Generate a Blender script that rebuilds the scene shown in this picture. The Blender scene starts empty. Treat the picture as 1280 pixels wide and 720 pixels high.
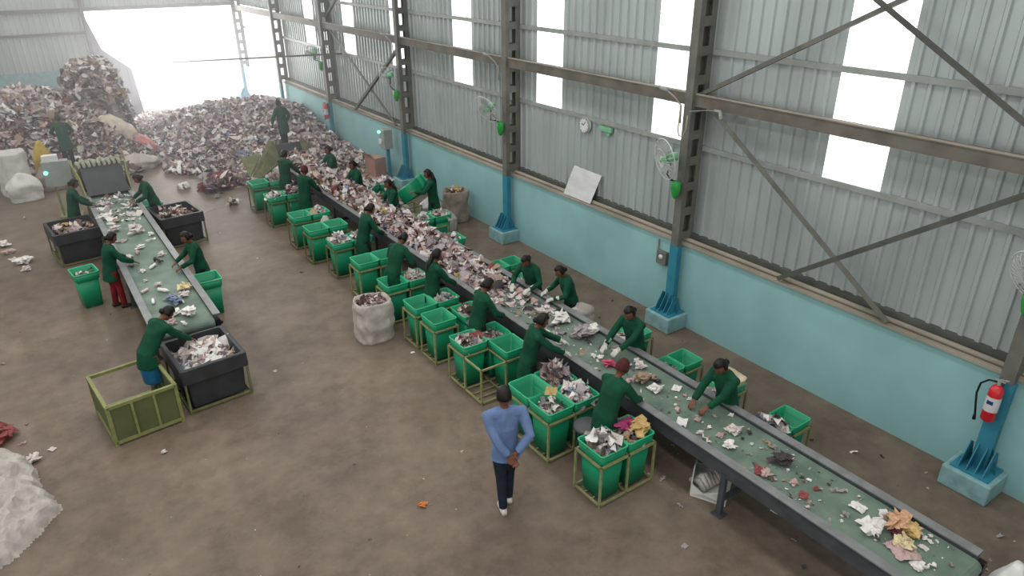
import bpy, bmesh, math, random
import numpy as np
from mathutils import Vector, Matrix, noise, Euler
random.seed(7); RNG = np.random.default_rng(11)
scn = bpy.context.scene
COL = scn.collection
PI = math.pi; rad = math.radians

# ------------------------------------------------------------------ camera
F_PX, PITCH, YAW, ROLL, CAM_H = 886.93, 0.4440, 0.6058, -0.0053, 6.0
h_ = Vector((math.sin(YAW), math.cos(YAW), 0)); r_ = Vector((math.cos(YAW), -math.sin(YAW), 0)); u_ = Vector((0, 0, 1))
fw = h_ * math.cos(PITCH) - u_ * math.sin(PITCH); up = h_ * math.sin(PITCH) + u_ * math.cos(PITCH)
cr = r_ * math.cos(ROLL) + up * math.sin(ROLL); cu = -r_ * math.sin(ROLL) + up * math.cos(ROLL)
cam = bpy.data.cameras.new('camera'); cam.sensor_width = 36; cam.lens = F_PX / 1280 * 36; cam.clip_end = 300
camo = bpy.data.objects.new('camera', cam); COL.objects.link(camo)
M4 = Matrix.Identity(4)
for i in range(3):
    M4[i][0] = cr[i]; M4[i][1] = cu[i]; M4[i][2] = -fw[i]
M4[0][3], M4[1][3], M4[2][3] = 0, 0, CAM_H
camo.matrix_world = M4
scn.camera = camo
def at(u, v, z=0.0):
    """floor / table position seen at a picture point, at a real height z"""
    d = cr * (u - 640) + cu * (360 - v) + fw * F_PX
    t = (z - CAM_H) / d.z
    return Vector((d.x * t, d.y * t, z))

# ------------------------------------------------------------------ materials
def lin(c): return tuple(((x / 255) / 12.92 if x / 255 <= .04045 else ((x / 255 + .055) / 1.055) ** 2.4) for x in c)
MATS = {}
def mat(name, c, rough=.6, var=.12, scale=6, metal=0, spec=.3, bump=0, c2=None, trans=0, alpha=1, stretch=None, gen=False):
    if name in MATS: return MATS[name]
    m = bpy.data.materials.new(name); m.use_nodes = True
    n = m.node_tree.nodes; l = m.node_tree.links
    b = n['Principled BSDF']; b.inputs['Roughness'].default_value = rough; b.inputs['Metallic'].default_value = metal
    b.inputs['Specular IOR Level'].default_value = spec
    c = lin(c)
    tc = n.new('ShaderNodeTexCoord'); nz = n.new('ShaderNodeTexNoise'); nz.inputs['Scale'].default_value = scale; nz.inputs['Detail'].default_value = 5
    src = tc.outputs['Object']
    if stretch:
        mp = n.new('ShaderNodeMapping'); mp.inputs['Scale'].default_value = stretch; l.new(src, mp.inputs[0]); src = mp.outputs[0]
    l.new(src, nz.inputs['Vector'])
    cp = n.new('ShaderNodeValToRGB'); e = cp.color_ramp.elements
    lo = lin(tuple(x for x in c2)) if c2 else tuple(x * (1 - var * 1.6) for x in c)
    hi = tuple(min(1, x * (1 + var)) for x in c)
    e[0].position = .35; e[0].color = (*lo, 1); e[1].position = .65; e[1].color = (*hi, 1)
    l.new(nz.outputs[0], cp.inputs[0]); l.new(cp.outputs[0], b.inputs['Base Color'])
    if bump:
        bp = n.new('ShaderNodeBump'); bp.inputs['Strength'].default_value = bump; bp.inputs['Distance'].default_value = .01
        l.new(nz.outputs[0], bp.inputs['Height']); l.new(bp.outputs[0], b.inputs['Normal'])
    if trans: b.inputs['Transmission Weight'].default_value = trans
    if alpha < 1: b.inputs['Alpha'].default_value = alpha
    MATS[name] = m; return m

def floor_mat():
    m = bpy.data.materials.new('worn_concrete_floor'); m.use_nodes = True
    n = m.node_tree.nodes; l = m.node_tree.links; b = n['Principled BSDF']
    tc = n.new('ShaderNodeTexCoord')
    def noisen(s, d=6, r=.6):
        z = n.new('ShaderNodeTexNoise'); z.inputs['Scale'].default_value = s; z.inputs['Detail'].default_value = d; z.inputs['Roughness'].default_value = r
        l.new(tc.outputs['Object'], z.inputs['Vector']); return z
    def ramp(a, ca, bb, cb, src):
        r = n.new('ShaderNodeValToRGB'); e = r.color_ramp.elements
        e[0].position = a; e[0].color = (*ca, 1); e[1].position = bb; e[1].color = (*cb, 1); l.new(src, r.inputs[0]); return r
    a = ramp(.3, lin((104, 90, 79)), .7, lin((132, 118, 105)), noisen(.35, 5).outputs[0])
    c = ramp(.35, (.62, .6, .58), .65, (1.06, 1.05, 1.04), noisen(2.3, 8, .7).outputs[0])
    d = ramp(.42, (.72, .66, .6), .5, (1, 1, 1), noisen(1.1, 10, .75).outputs[0])
    x = n.new('ShaderNodeMix'); x.data_type = 'RGBA'; x.blend_type = 'MULTIPLY'; x.inputs[0].default_value = .75
    l.new(a.outputs[0], x.inputs[6]); l.new(c.outputs[0], x.inputs[7])
    y = n.new('ShaderNodeMix'); y.data_type = 'RGBA'; y.blend_type = 'MULTIPLY'; y.inputs[0].default_value = .45
    l.new(x.outputs[2], y.inputs[6]); l.new(d.outputs[0], y.inputs[7])
    sp = ramp(.68, (1, 1, 1), .74, (1.5, 1.45, 1.4), noisen(14, 3).outputs[0])
    w = n.new('ShaderNodeMix'); w.data_type = 'RGBA'; w.blend_type = 'MULTIPLY'; w.inputs[0].default_value = .6
    l.new(y.outputs[2], w.inputs[6]); l.new(sp.outputs[0], w.inputs[7])
    l.new(w.outputs[2], b.inputs['Base Color']); b.inputs['Roughness'].default_value = .55; b.inputs['Specular IOR Level'].default_value = .3
    return m

def glaze_mat():
    m = bpy.data.materials.new('white_translucent_sheet'); m.use_nodes = True
    n = m.node_tree.nodes; l = m.node_tree.links; n.remove(n['Principled BSDF'])
    t = n.new('ShaderNodeBsdfTranslucent'); t.inputs[0].default_value = (.95, .96, .96, 1)
    l.new(t.outputs[0], n['Material Output'].inputs[0]); return m

M_FLOOR = floor_mat(); M_GLAZE = glaze_mat()
M_BLUE = mat('light_blue_wall_paint', (142, 186, 187), .7, .06, 1.2)
M_BLUED = mat('deep_blue_column_paint', (52, 128, 150), .55, .08, 5)
M_SHEET = mat('grey_sheet_metal', (182, 190, 189), .42, .07, 1.5, metal=.35, stretch=(1, 1, .3))
M_STEEL = mat('dusty_grey_steel', (108, 108, 101), .6, .12, 4)
M_GIRT = mat('pale_grey_girt', (150, 154, 150), .5, .08, 4)
M_STEELD = mat('dark_grey_steel', (84, 86, 80), .6, .12, 4)
M_BEAM = mat('dusty_brown_beam', (106, 101, 93), .65, .15, 3)
M_SILL = mat('weathered_sill', (158, 150, 136), .8, .12, 1.2)
M_CONC = mat('painted_concrete', (132, 170, 172), .8, .12, 7)
M_GREEN = mat('green_bin_plastic', (20, 138, 97), .4, .05, 3, spec=.4)
M_GREEN2 = mat('dusty_green_bin_plastic', (36, 150, 108), .45, .1, 3, spec=.4)
M_LIME = mat('lime_painted_steel', (130, 133, 84), .5, .10, 12)
M_OLIVE = mat('olive_painted_plate', (104, 106, 74), .6, .15, 5)
M_RUBBER = mat('black_tub_plastic', (54, 56, 58), .5, .12, 5)
M_BELT = mat('green_conveyor_belt', (112, 130, 116), .5, .08, 3, c2=(92, 110, 99))
M_RAIL = mat('grey_conveyor_rail', (134, 136, 136), .45, .1, 6, metal=.2)
M_SIDE = mat('charcoal_conveyor_side', (72, 75, 80), .55, .12, 5)
M_COAT = mat('dark_green_cotton', (8, 70, 47), .85, .15, 9)
M_SKIN = mat('brown_skin', (112, 72, 54), .55, .06, 12)
M_HAIR = mat('black_hair', (20, 17, 16), .45, .1, 20)
M_HAIRB = mat('brown_scarf', (74, 34, 30), .8, .1, 20)
M_GLOVE = mat('white_knit_glove', (196, 196, 188), .9, .1, 20)
M_SHIRT = mat('light_blue_shirt', (100, 122, 162), .8, .08, 8)
M_JEANS = mat('dark_blue_denim', (28, 38, 52), .85, .25, 8)
M_TROUS = mat('black_trousers', (22, 28, 28), .85, .15, 8)
M_SKIRT = mat('bright_blue_cotton', (30, 100, 140), .85, .12, 8)
M_PALE = mat('pale_leggings', (156, 158, 140), .85, .1, 8)
M_SHOE = mat('white_trainer', (205, 198, 186), .6, .08, 10)
M_SHOED = mat('dark_sandal', (52, 42, 36), .6, .08, 10)
M_SACK = mat('white_woven_sack', (178, 171, 164), .8, .1, 7, bump=.3)
M_SACK2 = mat('beige_woven_sack', (150, 136, 126), .8, .12, 7, bump=.3)
M_BOARD = mat('white_board', (205, 205, 206), .5, .06, 3, stretch=(1, 1, 3))
M_CARD = mat('pinkish_cardboard', (176, 142, 132), .85, .1, 3)
M_RED = mat('red_enamel', (200, 28, 40), .3, .05, 5, spec=.6)
M_REDC = mat('dark_red_cloth', (120, 30, 34), .85, .2, 6)
M_WHITE = mat('white_plastic', (220, 220, 216), .45, .05, 6)
M_GREY = mat('light_grey_enamel', (150, 156, 154), .5, .06, 6)
M_BLACK = mat('black_rubber', (22, 22, 24), .5, .05, 6)
M_WIRE = mat('pale_wire', (205, 210, 206), .4, .04, 6, metal=.3)
M_FANG = mat('green_fan_enamel', (46, 150, 66), .35, .06, 6)
M_FANP = mat('pale_green_fan_enamel', (130, 190, 150), .35, .06, 6)
M_PAINTL = mat('worn_white_line_paint', (170, 158, 148), .8, .2, 12)
M_GROUND = mat('pale_yard_concrete', (205, 200, 192), .9, .05, .4)  # light concrete of the ground outside the hall
M_TARP = mat('grey_tarpaulin', (132, 132, 142), .7, .12, 2)
M_CLEAR = mat('clear_plastic_film', (176, 178, 180), .25, .05, 9, spec=.7)
PAL = [mat('scrap_offwhite', (206, 196, 192), .7, .1, 30), mat('scrap_pinkish', (188, 162, 158), .7, .15, 30), mat('scrap_grey', (158, 150, 150), .7, .15, 30),
       mat('scrap_brown', (112, 94, 86), .8, .2, 30), mat('scrap_dark', (72, 64, 66), .8, .2, 30), mat('scrap_tan', (156, 134, 116), .8, .15, 30),
       mat('scrap_blue', (118, 128, 152), .6, .1, 30), mat('scrap_red', (136, 70, 70), .6, .1, 30), mat('scrap_yellow', (176, 152, 98), .6, .1, 30),
       mat('scrap_white', (226, 222, 218), .5, .05, 30), mat('scrap_mauve', (140, 122, 134), .7, .1, 30)]
M_MAG = mat('magenta_bag', (158, 60, 104), .5, .12, 10); M_YEL = mat('straw_yellow_bag', (198, 168, 110), .6, .12, 10); M_PNK = mat('bright_pink_bag', (200, 80, 110), .5, .1, 10); M_PEACH = mat('peach_bag', (204, 160, 128), .6, .14, 10)
M_CREAM = mat('cream_bag', (212, 196, 156), .6, .12, 10); M_MAROON = mat('maroon_scrap', (84, 36, 42), .7, .15, 10); M_ORANGE = mat('orange_scrap', (206, 120, 60), .6, .1, 10)
def lamp_mat():
    m = bpy.data.materials.new('lit_green_indicator'); m.use_nodes = True; b = m.node_tree.nodes['Principled BSDF']
    b.inputs['Base Color'].default_value = (.2, 1, .6, 1); b.inputs['Emission Color'].default_value = (.25, 1, .65, 1); b.inputs['Emission Strength'].default_value = 1.6
    return m
M_LAMP = lamp_mat()

# ------------------------------------------------------------------ helpers
def link(name, mesh, mats, parent=None, smooth=False, loc=None):
    o = bpy.data.objects.new(name, mesh); COL.objects.link(o)
    for m in (mats if isinstance(mats, (list, tuple)) else [mats]): mesh.materials.append(m)
    if parent: o.parent = parent
    if loc is not None: o.location = loc
    if smooth:
        mesh.shade_smooth()
    return o
def obj(name, bm, mats, parent=None, smooth=False, loc=None):
    me = bpy.data.meshes.new(name); bm.to_mesh(me); bm.free()
    return link(name, me, mats, parent, smooth, loc)
def tag(o, label=None, cat=None, group=None, kind=None):
    if label: o['label'] = label
    if cat: o['category'] = cat
    if group: o['group'] = group
    if kind: o['kind'] = kind
    return o
def empty(name, loc, rz=0, label=None, cat=None, group=None):
    o = bpy.data.objects.new(name, None); o.empty_display_size = .1; COL.objects.link(o); o.location = loc; o.rotation_euler = (0, 0, rz)
    return tag(o, label, cat, group)
def struct(name, bm, m, **k): return tag(obj(name, bm, m, **k), kind='structure')
def copy_tree(o, parent=None):
    c = o.copy(); COL.objects.link(c)
    if parent: c.parent = parent
    for ch in list(o.children): copy_tree(ch, c)
    return c
def box(bm, a, b, mi=0):
    vs = [bm.verts.new((x, y, z)) for x in (a[0], b[0]) for y in (a[1], b[1]) for z in (a[2], b[2])]
    for f in ((0, 1, 3, 2), (4, 6, 7, 5), (0, 4, 5, 1), (2, 3, 7, 6), (0, 2, 6, 4), (1, 5, 7, 3)):
        q = bm.faces.new([vs[i] for i in f]); q.material_index = mi
def bx(a, b):
    bm = bmesh.new(); box(bm, a, b); return bm
def bar(bm, p, q, w, h=None, upv=(0, 0, 1)):
    """square bar from p to q"""
    h = h or w; p = Vector(p); q = Vector(q); d = (q - p).normalized(); U = Vector(upv)
    if abs(d.dot(U)) > .95: U = Vector((1, 0, 0))
    s = d.cross(U).normalized() * (w / 2); t = s.cross(d).normalized() * (h / 2)
    vs = [bm.verts.new(e + a * s + b * t) for e in (p, q) for a, b in ((-1, -1), (1, -1), (1, 1), (-1, 1))]
    for f in ((0, 1, 2, 3), (7, 6, 5, 4), (0, 4, 5, 1), (1, 5, 6, 2), (2, 6, 7, 3), (3, 7, 4, 0)): bm.faces.new([vs[i] for i in f])
def tube(bm, pts, rr, n=10, caps=True):
    """round tube through points, rr a radius or one (rx, ry) / radius per point"""
    pts = [Vector(p) for p in pts]; k = len(pts)
    if not isinstance(rr, (list, tuple)): rr = [rr] * k
    rings = []; prev = None
    for i, p in enumerate(pts):
        d = ((pts[min(i + 1, k - 1)] - pts[max(i - 1, 0)])).normalized()
        if prev is None:
            U = Vector((1, 0, 0)) if abs(d.x) < .9 else Vector((0, 1, 0))
        else: U = prev
        s = (U - d * U.dot(d)).normalized(); t = d.cross(s); prev = s
        r = rr[i]; ra, rb = (r if isinstance(r, (list, tuple)) else (r, r))
        rings.append([bm.verts.new(p + s * (math.cos(2 * PI * j / n) * ra) + t * (math.sin(2 * PI * j / n) * rb)) for j in range(n)])
    for a, b in zip(rings, rings[1:]):
        for j in range(n): bm.faces.new((a[j], a[(j + 1) % n], b[(j + 1) % n], b[j]))
    if caps: bm.faces.new(rings[0][::-1]); bm.faces.new(rings[-1])
    return rings
def sphere(bm, c, r, seg=14, rings=9, rot=None):
    r = r if isinstance(r, (list, tuple)) else (r, r, r)
    m = Matrix.Translation(Vector(c)) @ ((rot or Matrix.Identity(3)).to_4x4()) @ Matrix.Diagonal((*r, 1))
    bmesh.ops.create_uvsphere(bm, u_segments=seg, v_segments=rings, radius=1, matrix=m)
def ring(bm, c, R, r, ax, n=24, k=6):
    ax = Vector(ax).normalized(); s = ax.orthogonal().normalized(); t = ax.cross(s); c = Vector(c); rows = []
    for i in range(n):
        a = 2 * PI * i / n; o = s * math.cos(a) + t * math.sin(a)
        rows.append([bm.verts.new(c + o * (R + r * math.cos(2 * PI * j / k)) + ax * (r * math.sin(2 * PI * j / k))) for j in range(k)])
    for i in range(n):
        for j in range(k): bm.faces.new((rows[i][j], rows[i][(j + 1) % k], rows[(i + 1) % n][(j + 1) % k], rows[(i + 1) % n][j]))
def prism(bm, poly, axis_vec, mi=0):
    """polygon (3D points) extruded by a vector"""
    a = [bm.verts.new(p) for p in poly]; b = [bm.verts.new(Vector(p) + Vector(axis_vec)) for p in poly]; n = len(a)
    bm.faces.new(a[::-1]); bm.faces.new(b)
    for i in range(n): bm.faces.new((a[i], a[(i + 1) % n], b[(i + 1) % n], b[i]))
    bmesh.ops.recalc_face_normals(bm, faces=bm.faces)
def remeshed(name, bm, voxel, mats, parent=None, smooth_it=3):
    me = bpy.data.meshes.new('tmp'); bmesh.ops.recalc_face_normals(bm, faces=bm.faces); bm.to_mesh(me); bm.free()
    o = bpy.data.objects.new('tmp', me); COL.objects.link(o)
    r = o.modifiers.new('r', 'REMESH'); r.mode = 'VOXEL'; r.voxel_size = voxel; r.use_smooth_shade = True
    s = o.modifiers.new('s', 'SMOOTH'); s.iterations = smooth_it; s.factor = .5
    dg = bpy.context.evaluated_depsgraph_get(); m2 = bpy.data.meshes.new_from_object(o.evaluated_get(dg))
    bpy.data.objects.remove(o); bpy.data.meshes.remove(me); m2.name = name
    m2.materials.clear()
    return link(name, m2, mats, parent, True)
def bevel(o, w=.005, seg=2):
    m = o.modifiers.new('b', 'BEVEL'); m.width = w; m.segments = seg; m.limit_method = 'ANGLE'; return o

def flakes_mesh(P, S, weights, flat=.5, rng=RNG, crumple=.28):
    """many little crumpled sheets: P (N,3) positions, S (N,) sizes"""
    N = len(P); g = np.array([(i, j) for j in (-1, 0, 1) for i in (-1, 0, 1)], float) * .5
    base = np.zeros((N, 9, 3)); base[:, :, :2] = g[None] * (1 + 0.35 * rng.standard_normal((N, 1, 2))).clip(.35, 1.7)
    base += rng.standard_normal((N, 9, 3)) * np.array([.1, .1, crumple])
    ax = rng.standard_normal((N, 3)); ax /= np.linalg.norm(ax, axis=1)[:, None]
    th = rng.random(N) * 2 * PI; tl = rng.standard_normal(N) * flat
    cz, sz = np.cos(th), np.sin(th); ct, st = np.cos(tl), np.sin(tl)
    x, y, z = base[..., 0], base[..., 1], base[..., 2]
    y2 = y * ct[:, None] - z * st[:, None]; z2 = y * st[:, None] + z * ct[:, None]
    x3 = x * cz[:, None] - y2 * sz[:, None]; y3 = x * sz[:, None] + y2 * cz[:, None]
    V = np.stack([x3, y3, z2], -1) * np.asarray(S)[:, None, None] + np.asarray(P)[:, None, :]
    q = np.array([(0, 1, 4, 3), (1, 2, 5, 4), (3, 4, 7, 6), (4, 5, 8, 7)])
    Fc = (q[None] + (np.arange(N) * 9)[:, None, None]).reshape(-1, 4)
    me = bpy.data.meshes.new('flakes'); me.vertices.add(N * 9); me.vertices.foreach_set('co', V.reshape(-1))
    nf = len(Fc); me.loops.add(nf * 4); me.loops.foreach_set('vertex_index', Fc.reshape(-1).astype(np.int32))
    me.polygons.add(nf); me.polygons.foreach_set('loop_start', np.arange(0, nf * 4, 4, dtype=np.int32))
    w = np.array(weights, float); w /= w.sum()
    mi = np.repeat(rng.choice(len(w), N, p=w), 4).astype(np.int32); me.update(calc_edges=True)
    me.polygons.foreach_set('material_index', mi); me.update(); return me
W_PILE = [32, 20, 18, 6, 3, 7, 2, 1, 1, 12, 12]
W_WHITE = [34, 8, 14, 2, 1, 4, 2, 0, 0, 30, 3]
W_BROWN = [14, 12, 14, 18, 12, 16, 2, 2, 3, 5, 6]
W_PINK = [20, 26, 14, 9, 5, 8, 1, 4, 1, 10, 8]
def stuff_heap(name, label, cat, hf, x0, x1, y0, y1, n, smin, smax, weights, res=.12, parent=None, under=None, zlift=.02, flat=.6, mask=None, loc=None):
    """a heap: a solid lumpy body (height field hf) covered with crumpled sheets, one object"""
    nx = max(3, int((x1 - x0) / res)); ny = max(3, int((y1 - y0) / res)); bm = bmesh.new(); gr = []
    for j in range(ny + 1):
        row = []
        for i in range(nx + 1):
            x = x0 + (x1 - x0) * i / nx; y = y0 + (y1 - y0) * j / ny; row.append(bm.verts.new((x, y, hf(x, y))))
        gr.append(row)
    for j in range(ny):
        for i in range(nx):
            if max(gr[j][i].co.z, gr[j][i + 1].co.z, gr[j + 1][i].co.z, gr[j + 1][i + 1].co.z) > (0.012 if mask is None else mask):
                bm.faces.new((gr[j][i], gr[j][i + 1], gr[j + 1][i + 1], gr[j + 1][i])).material_index = random.choice((2, 3, 3, 4, 5))
    bmesh.ops.delete(bm, geom=[v for v in bm.verts if not v.link_faces], context='VERTS')
    P = []; S = []; k = 0
    while len(P) < n and k < n * 30:
        k += 1; x = random.uniform(x0, x1); y = random.uniform(y0, y1); z = hf(x, y)
        if z > 0.015: P.append((x, y, z + random.uniform(0, zlift))); S.append(smin + (smax - smin) * random.random() ** 2.2)
    fm = flakes_mesh(np.array(P), np.array(S), weights, flat); bm.from_mesh(fm); bpy.data.meshes.remove(fm)
    o = obj(name, bm, PAL, parent, loc=loc)
    tag(o, label, cat, kind='stuff'); return o

# ------------------------------------------------------------------ the building
Y0, Y1 = -4.0, 33.0; XL, XW, XS = -7.5, 8.75, 8.97; ZR = 8.6
struct('floor', bx((XL, Y0, -.15), (9.3, Y1 + .3, 0)), M_FLOOR)
struct('ground', bx((-40, Y1 + .3, -.2), (60, 90, -.05)), M_GROUND)
struct('ground_side', bx((9.3, -30, -.2), (60, Y1 + .3, -.05)), M_GROUND)
COLY = [2.42, 7.55, 12.6, 17.55, 22.9, 27.8, 32.85]
# low painted masonry wall along the right side, with its plinth of wear
bm = bmesh.new(); box(bm, (XW, Y0, 0), (XW + .23, 27.8, 1.5)); struct('wall_right', bm, M_BLUE)
# sheet cladding: trapezoidal ribs standing on the wall, windows cut out as gaps
WIN = [1.65, 4.97, 8.27, 11.6, 14.93, 18.27, 21.6, 24.95]
def clad_profile(s0, s1, pitch=.2, d=.036):
    pts = []; s = s0
    while s < s1 - 1e-6:
        for ds, dd in ((0, 0), (.12, 0), (.135, d), (.175, d)):
            if s + ds < s1: pts.append((s + ds, dd))
        s += pitch
    pts.append((s1, 0)); return pts
def cladding(name, s0, s1, z0, z1, side='right', m=None, xs=XS):
    bm = bmesh.new(); pr = clad_profile(s0, s1); prev = None
    for s, d in pr:
        p = (xs - d, s) if side == 'right' else ((xs + d, s) if side == 'left' else ((s, xs - d) if side == 'far' else (s, xs + d)))
        a = bm.verts.new((p[0], p[1], z0)); b = bm.verts.new((p[0], p[1], z1))
        if prev: bm.faces.new((prev[0], a, b, prev[1]))
        prev = (a, b)
    return struct(name, bm, m or M_SHEET)
cuts = [Y0] + [v for w in WIN for v in (w - .42, w + .42)] + [27.8]
cladding('wall_right_cladding', Y0, 27.8, 1.56, 3.12)
for i in range(0, len(cuts), 2): cladding('wall_right_cladding', cuts[i], cuts[i + 1], 3.12, ZR)
cladding('wall_right_cladding', 27.8, Y1, 4.0, ZR)
for i, w in enumerate(WIN):
    o = cladding('window_%d' % (i + 1), w - .43, w + .43, 3.10, ZR, m=M_GLAZE, xs=XS + .03)
# far end wall with the tall gateway
YE = 32.9
cladding('wall_far', XL, 3.05, 1.95, ZR, 'far', xs=YE)
struct('wall_far_lower', bx((XL, YE, 0), (3.05, YE + .2, 1.95)), M_CONC)
cladding('wall_far_cladding', 3.05, 8.7, 4.08, ZR, 'far', xs=YE)
# unseen sides and roof close the hall
cladding('wall_left', Y0, Y1, 1.5, ZR, 'left', xs=XL); struct('wall_left_lower', bx((XL - .2, Y0, 0), (XL, Y1, 1.5)), M_BLUE)
cladding('wall_near', XL, 9, 0, ZR, 'near', xs=Y0)
struct('ceiling', bx((XL, Y0, ZR), (9.2, Y1, ZR + .05)), M_SHEET)
# sill on the masonry: flashing, angle and the long pipe
bm = bmesh.new(); box(bm, (XW - .05, Y0, 1.5), (XW + .23, 27.8, 1.535)); struct('trim_1', bm, M_SILL)
bm = bmesh.new(); tube(bm, [(XW + .06, Y0, 1.575), (XW + .06, 27.7, 1.575)], .035, 8); struct('trim_2', bm, M_SILL, smooth=True)
struct('trim_3', bx((XW + .12, Y0, 1.535), (XW + .22, 27.8, 1.66)), M_STEELD)
# girts and the crane rail beam
girt_names = {3.12: 'lower', 4.6: 'middle', 6.1: 'upper'}
for z, nm in girt_names.items():
    bm = bmesh.new(); box(bm, (8.905, Y0, z - .04), (8.938, Y1, z - .03)); box(bm, (8.905, Y0, z + .03), (8.938, Y1, z + .04)); box(bm, (8.905, Y0, z - .03), (8.915, Y1, z + .03))
    tag(obj('wall_girt', bm, M_GIRT), 'long grey horizontal girt running along the sheet wall at the %s level' % nm, 'steel beam')
bm = bmesh.new()
box(bm, (8.60, Y0, 3.985), (8.76, Y1, 4.0)); box(bm, (8.60, Y0, 3.825), (8.76, Y1, 3.84)); box(bm, (8.61, Y0, 3.84), (8.63, Y1, 3.985))
cb = obj('crane_beam', bm, M_BEAM); tag(cb, 'long dusty brown steel crane beam carried on the columns of the sheet wall', 'steel beam')
obj('crane_rail', bx((8.60, Y0, 4.0), (8.64, Y1, 4.018)), M_SILL, cb)
bm = bmesh.new(); box(bm, (XL, YE - .14, 4.0), (8.7, YE - .03, 4.13)); tag(obj('gate_header', bm, M_STEEL), 'pale steel header beam across the top of the bright gateway', 'steel beam')
for z, nm in ((3.2, 'lower'), (5.6, 'upper')):
    tag(obj('end_wall_girt', bx((XL, YE - .12, z), (3.05, YE - .03, z + .09)), M_STEEL), '%s grey girt crossing the far end sheet wall beside the gateway' % nm, 'steel beam')
# grey partition beside the gate whose top edge steps down
bm = bmesh.new(); prism(bm, [(3.02, YE - .1, 0), (4.4, YE - .1, 0), (4.28, YE - .1, 1.8), (3.4, YE - .1, 2.6), (3.02, YE - .1, 4.0)], (0, .12, 0))
for x in (3.3, 3.6, 3.9, 4.15): bar(bm, (x, YE - .11, 0), (x, YE - .11, 2.7 - (x - 3.3) * .95), .05, .04)
tag(obj('gate_leaf', bm, M_TARP), 'grey slanted sheet gate leaf standing at the left side of the bright gateway', 'gate')
# gate jamb column at far left
bm = bmesh.new(); box(bm, (2.98, YE - .3, 0), (3.08, YE, ZR)); tag(obj('gate_jamb', bm, M_STEEL), 'steel jamb post at the left side of the bright gateway', 'column')
cn = ['nearest, at the right edge above the fire extinguisher', 'second nearest, with a large white and green wall fan', 'in the middle of the wall beside the round clock side window',
      'with a green fan bracket, left of the middle column', 'above the small far fire extinguisher', 'slender, at the far end of the blue wall', 'pale, at the right side of the bright gateway']
def make_column():
    t = empty('steel_column', (0, 0, 0))
    for nm, x in (('inner_flange', 8.545), ('outer_flange', 8.80)):
        bm = bmesh.new(); box(bm, (x, -.075, 1.5), (x + .10, -.06, ZR)); box(bm, (x, .06, 1.5), (x + .10, .075, ZR))
        xx = x if nm == 'inner_flange' else x + .085
        box(bm, (xx, -.06, 1.5), (xx + .015, .06, ZR)); obj(nm, bm, M_STEEL, t)
    z = 1.62
    while z < ZR:
        bm = bmesh.new(); box(bm, (8.56, -.082, z), (8.84, -.0755, z + .14)); box(bm, (8.56, .0755, z), (8.84, .082, z + .14)); obj('batten', bm, M_STEEL, t); z += .42
    bm = bmesh.new(); box(bm, (8.57, -.074, 3.74), (8.80, .074, 3.82)); obj('beam_seat', bm, M_STEELD, t)
    bm = bmesh.new(); box(bm, (8.55, -.09, .3), (8.65, .09, 1.5)); obj('painted_post', bm, M_BLUED, t)
    bm = bmesh.new()
    for y in (-.14, -.05, .05, .14): prism(bm, [(8.36, y - .006, .30), (8.72, y - .006, .30), (8.62, y - .006, .56), (8.53, y - .006, .62)], (0, .012, 0))
    for y in (-1, 1): prism(bm, [(8.545, y * .2, .30), (8.565, y * .2, .30), (8.565, y * .08, .64), (8.545, y * .08, .64)][::y], (.012, 0, 0))
    box(bm, (8.34, -.22, .28), (8.74, .22, .30)); obj('base_gusset', bm, M_BLUED, t)
    bm = bmesh.new(); box(bm, (8.28, -.28, 0), (8.76, .28, .28)); bevel(obj('concrete_pedestal', bm, M_CONC, t), .02)
    return t
proto_col = make_column()
for i, y in enumerate(COLY):
    o = proto_col if i == 0 else copy_tree(proto_col)
    o.location = (0, y, 0); tag(o, ('grey battened steel column ' + cn[i]), 'column')
# diagonal braces
def brace(p, q, w, label, m=M_STEEL):
    bm = bmesh.new(); P = Vector(p); Q = Vector(q); bar(bm, P, Q, .012, w, (1, 0, 0)); d = (Q - P).normalized()
    n = d.cross(Vector((1, 0, 0))).normalized() * (w / 2 - .006); bar(bm, P + n - Vector((w / 2, 0, 0)), Q + n - Vector((w / 2, 0, 0)), .012, w, n)
    bm.verts.ensure_lookup_table(); tag(obj('diagonal_brace', bm, m), label, 'brace')
brace((8.72, 7.45, 3.95), (8.72, 3.95, 1.56), .075, 'dusty diagonal angle brace coming down from the second column to the blue wall top')
brace((8.72, 5.6, 1.56), (8.70, 2.4, 3.90), .07, 'dark diagonal brace rising to the right from the blue wall under the big low window', M_STEELD)
brace((8.75, 7.5, 3.95), (8.75, 2.45, 6.6), .06, 'diagonal brace rising right from the crane beam across the large window strip')
brace((8.70, 7.5, 6.95), (8.70, 2.45, 3.95), .065, 'diagonal brace falling right across the large window strip to the crane beam', M_STEELD)
brace((8.75, 22.8, 3.9), (8.75, 18.3, 1.56), .07, 'far diagonal brace falling right between the third and fourth columns')
brace((8.70, 21.0, 1.56), (8.70, 17.6, 3.75), .075, 'dark far diagonal brace rising right to the column with the green bracket', M_STEELD)
brace((8.75, 22.8, 4.1), (8.75, 19.2, 6.2), .07, 'dark far diagonal brace above the crane beam near the gateway', M_STEELD)
bm = bmesh.new(); bar(bm, (8.5, 21.2, 3.23), (5.0, 32.8, 1.95), .05); tag(obj('tie_bar', bm, M_STEELD), 'thin dark horizontal tie bar crossing in front of the bright gateway', 'brace')
# worn line painted on the floor
bm = bmesh.new(); p = at(248, 261); q = at(304, 249); bar(bm, (p.x - .2, p.y - .5, .002), (q.x, q.y, .002), .05, .003); tag(obj('painted_line', bm, M_PAINTL), 'worn pale line painted across the floor right of the black tub', 'floor marking', kind='structure'); bpy.context.collection.objects[-1].name = 'trim_4'

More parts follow.
